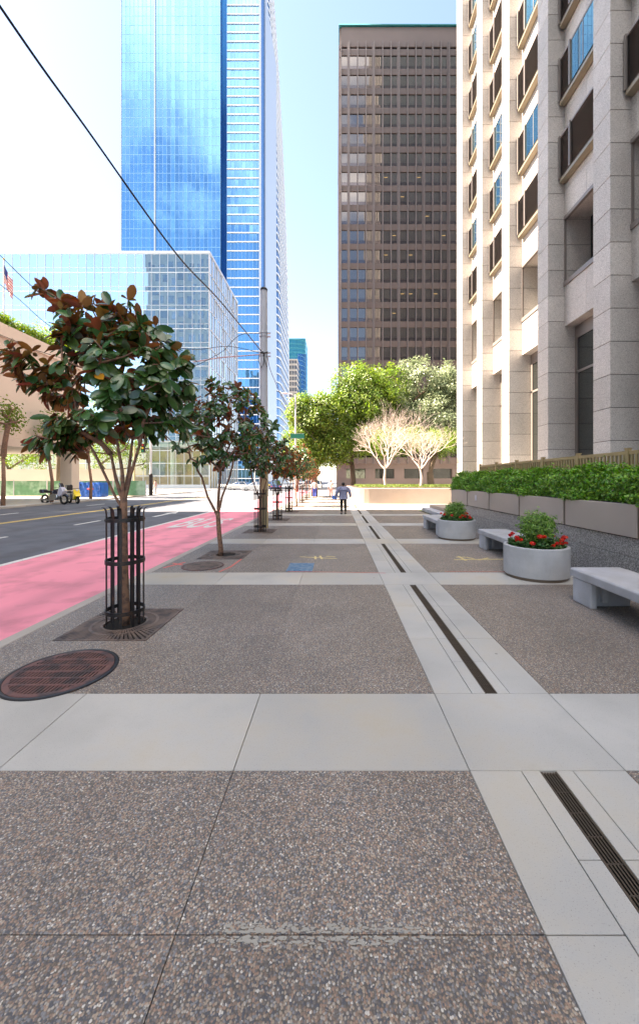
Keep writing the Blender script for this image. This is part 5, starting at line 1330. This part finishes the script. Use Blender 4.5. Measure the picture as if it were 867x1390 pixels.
# ------------------------------------------------------------------ people
def skin_obj(name, verts, edges, radii, m, parent, sub=2, root=0):
    me = bpy.data.meshes.new(name); me.from_pydata(verts,edges,[]); o = bpy.data.objects.new(name,me); col.objects.link(o)
    o.modifiers.new('skin','SKIN'); s_ = me.skin_vertices[0].data
    for i,rv in enumerate(radii): s_[i].radius = (rv,rv) if not hasattr(rv,'__len__') else rv; s_[i].use_root = (i == root)
    ss = o.modifiers.new('sub','SUBSURF'); ss.levels = sub; ss.render_levels = sub
    dg = bpy.context.evaluated_depsgraph_get(); me2 = bpy.data.meshes.new_from_object(o.evaluated_get(dg)); me2.name = name
    bpy.data.objects.remove(o); me2.materials.clear(); me2.materials.append(m)
    me2.polygons.foreach_set('use_smooth',[True]*len(me2.polygons)); o = bpy.data.objects.new(name,me2); col.objects.link(o); o.parent = parent; return o
def person(label, loc, ht, face, skin, top, legs, girth=1., long_=True, stride=.18, hunch=.0, hand_out=0.):
    """figure built facing +Y, then turned"""
    t = thing('person', label, 'person', (0,0,0)); k = ht/1.75; gq = girth
    hy = hunch
    J = {'pel':(0,0,.95),'bel':(0,.01,1.08),'che':(0,.02+hy*.4,1.30),'nb':(0,.02+hy*.8,1.45),'nk':(0,.03+hy,1.53),'hd':(0,.05+hy*1.2,1.62),'ht':(0,.05+hy*1.2,1.70),
         'sl':(-.19*gq,.02+hy*.6,1.42),'el':(-.26*gq,-.04,1.14),'wl':(-.30*gq,.06,.90),'sr':(.19*gq,.02+hy*.6,1.42),'er':(.25*gq,-.02,1.14),'wr':(.27*gq,.06,.89),
         'hl':(-.09,0,.90),'kl':(-.10,stride*.6,.50),'al':(-.10,stride*.5-.05,.09),'hr':(.09,0,.90),'kr':(.10,-stride*.1,.50),'ar':(.10,-stride*1.0,.12)}
    ks = list(J); P = [tuple(c*k for c in J[q]) for q in ks]; ix = {q:i for i,q in enumerate(ks)}
    E = [('pel','bel'),('bel','che'),('che','nb'),('nb','nk'),('nk','hd'),('hd','ht'),('nb','sl'),('sl','el'),('el','wl'),('nb','sr'),('sr','er'),('er','wr'),('pel','hl'),('hl','kl'),('kl','al'),('pel','hr'),('hr','kr'),('kr','ar')]
    Rd = {'pel':.12,'bel':.125*gq,'che':.13*gq,'nb':.085,'nk':.055,'hd':.092,'ht':.075,'sl':.06,'el':.042,'wl':.028,'sr':.06,'er':.042,'wr':.028,'hl':.09,'kl':.06,'al':.042,'hr':.09,'kr':.06,'ar':.042}
    body = skin_obj('body',P,[(ix[a],ix[b]) for a,b in E],[Rd[q]*k for q in ks],skin,t)
    def sub(keys, edges, rad, name, m):
        ii = {q:i for i,q in enumerate(keys)}; return skin_obj(name,[tuple(c*k for c in J[q]) for q in keys],[(ii[a],ii[b]) for a,b in edges],[rad[q]*k for q in keys],m,t)
    J['hem'] = (0,.0,.86)
    ck = ['bel','hem','che','nb','sl','el','sr','er']; ce = [('bel','hem'),('bel','che'),('che','nb'),('nb','sl'),('sl','el'),('nb','sr'),('sr','er')]
    cr = {'bel':.165*gq,'hem':.165*gq,'che':.165*gq,'nb':.10,'sl':.085*gq,'el':.062*gq,'sr':.085*gq,'er':.062*gq,'wl2':.05*gq,'wr2':.05*gq}
    if long_:
        J['wl2'] = tuple(.2*a+.8*b for a,b in zip(J['el'],J['wl'])); J['wr2'] = tuple(.2*a+.8*b for a,b in zip(J['er'],J['wr'])); ck += ['wl2','wr2']; ce += [('el','wl2'),('er','wr2')]
    sub(ck,ce,cr,'jacket' if long_ else 'shirt',top)
    J['al2'] = tuple(.12*a+.88*b for a,b in zip(J['kl'],J['al'])); J['ar2'] = tuple(.12*a+.88*b for a,b in zip(J['kr'],J['ar']))
    sub(['pel','hl','kl','al2','hr','kr','ar2'],[('pel','hl'),('hl','kl'),('kl','al2'),('pel','hr'),('hr','kr'),('kr','ar2')],{'pel':.145,'hl':.108,'kl':.08,'al2':.068,'hr':.108,'kr':.08,'ar2':.068},'trousers',legs)
    for a in ('al','ar'):
        x,y,z = J[a]; g = MB(); g.ball((x*k,(y+.06)*k,(z-.045)*k),(.048*k,.13*k,.05*k)); g.build('shoe', M['rubber'], t, smooth=True)
    x,y,z = J['hd']; g = MB(); g.ball((x*k,(y-.018)*k,(z+.045)*k),(.093*k,.10*k,.092*k)); g.build('hair', M['hair'], t, smooth=True)
    for s in (-1,1): g = MB(); g.ball((s*.092*k,(y+.01)*k,(z+.01)*k),(.014*k,.03*k,.034*k),8,6); g.ball((s*.032*k,(y+.088)*k,(z+.03)*k),(.012*k,.008*k,.008*k),8,6); g.build('ear_and_eye', skin, body)
    g = MB(); g.ball((0,(y+.10)*k,(z+.0)*k),(.014*k,.02*k,.025*k),8,6); g.build('nose', skin, body)
    for s,w_ in ((-1,'wl'),(1,'wr')):
        x,y,z = J[w_]; w0 = Vector((x,y,z))*k; g = MB(); g.ball((w0.x,w0.y+.005,w0.z-.05*k),(.022*k,.042*k,.055*k),8,6)
        for j in range(4): q = w0+Vector((0,(-.028+j*.019)*k,-.09*k)); g.tube([q,q+Vector((-s*.006,.008,-.04*k)),q+Vector((-s*.02,.012,-(.066+.006*(j in (1,2)))*k))],[.0095*k,.0085*k,.007*k],6)
        q = w0+Vector((0,.035*k,-.04*k)); g.tube([q,q+Vector((-s*.008,.028,-.03*k)),q+Vector((-s*.014,.032,-.055*k))],[.011*k,.010*k,.008*k],6)
        g.build('hand', skin, t, smooth=True)
    t.location = loc; t.rotation_euler = (0,0,face); return t
my_ = 18.3
man = person('person walking away down the sidewalk in a loose blue grey jacket and dark trousers', ((466-CX)/F*my_,my_,0), 1.56, R(4), M['skin_dark'], M['cloth_blue_grey'], M['cloth_dark'], girth=1.45, hunch=.05)
person('person in a pale top and blue trousers walking far down the sidewalk', ((427-CX)/F*34,34,0), 1.66, R(0), M['skin'], M['cloth_white'], M['cloth_blue'], stride=.2)
person('person in light pinkish clothes far down the sidewalk near the raised bed', ((449-CX)/F*35,35,0), 1.66, R(180), M['skin'], M['cloth_white'], M['cloth_pink'], stride=.15)
person('person in pale clothes waiting across the street beside the signal pole', ((211-CX)/F*44,44,0), 1.66, R(90), M['skin'], M['cloth_pink'], M['cloth_white'], stride=.05)
t = thing('shopping_bag', 'blue bag on the far sidewalk left of the walking person', 'bag', ((454-CX)/F*28,28,0.35))
bx_,by_,bz_ = t.location; bz_ = H+(HY-675)/F*28
g = MB(); g.prism_y([(bx_-.17,bz_-.14),(bx_+.17,bz_-.14),(bx_+.19,bz_+.14),(bx_-.19,bz_+.14)],by_-.1,by_+.1); t.location.z = bz_-.14
g.build('bag_body', M['tarp'], t, .02); g = MB(); g.torus((bx_,by_,bz_+.14),.09,.012,'y',16,6); g.build('handle', M['cloth_blue'], t)

# ------------------------------------------------------------------ flag
fx,fy = (5-CX)/F*45, 45.
t = thing('flagpole', 'flagpole at the left edge above the beige building', 'flagpole', (fx,fy,0)); g = MB(); ztop = H+(HY-352)/F*fy; g.lathe([(.12,0),(.06,ztop)],10,(fx,fy,0)); g.build('pole', M['pole_white'], t)
g = MB(); g.ball((fx,fy,ztop+.1),.12); g.build('finial', M['car_yellow'], t)
t = thing('flag', 'limp red and white striped flag with a blue corner hanging on the flagpole', 'flag', (fx,fy,ztop-4.4))
def flagbit(u0,u1,v0,v1,name,m):
    g = MB(); n = 8
    for i in range(n):
        a,b = u0+(u1-u0)*i/n, u0+(u1-u0)*(i+1)/n
        f_ = lambda u,v: (fx+.07+u*.85+.10*math.sin(u*9)*u, fy+.22*math.sin(u*13+v*2)*u, ztop-.6-(1-v)*2.1-u*2.0)
        g.quad(f_(a,v0),f_(b,v0),f_(b,v1),f_(a,v1))
    g.build(name,m,t)
for i in range(13): flagbit(0 if i < 6 else .42,1,i/13,(i+1)/13,'stripe',M['flag_red'] if i%2 == 0 else M['flag_white'])
flagbit(0,.42,6/13,1,'canton',M['flag_blue'])
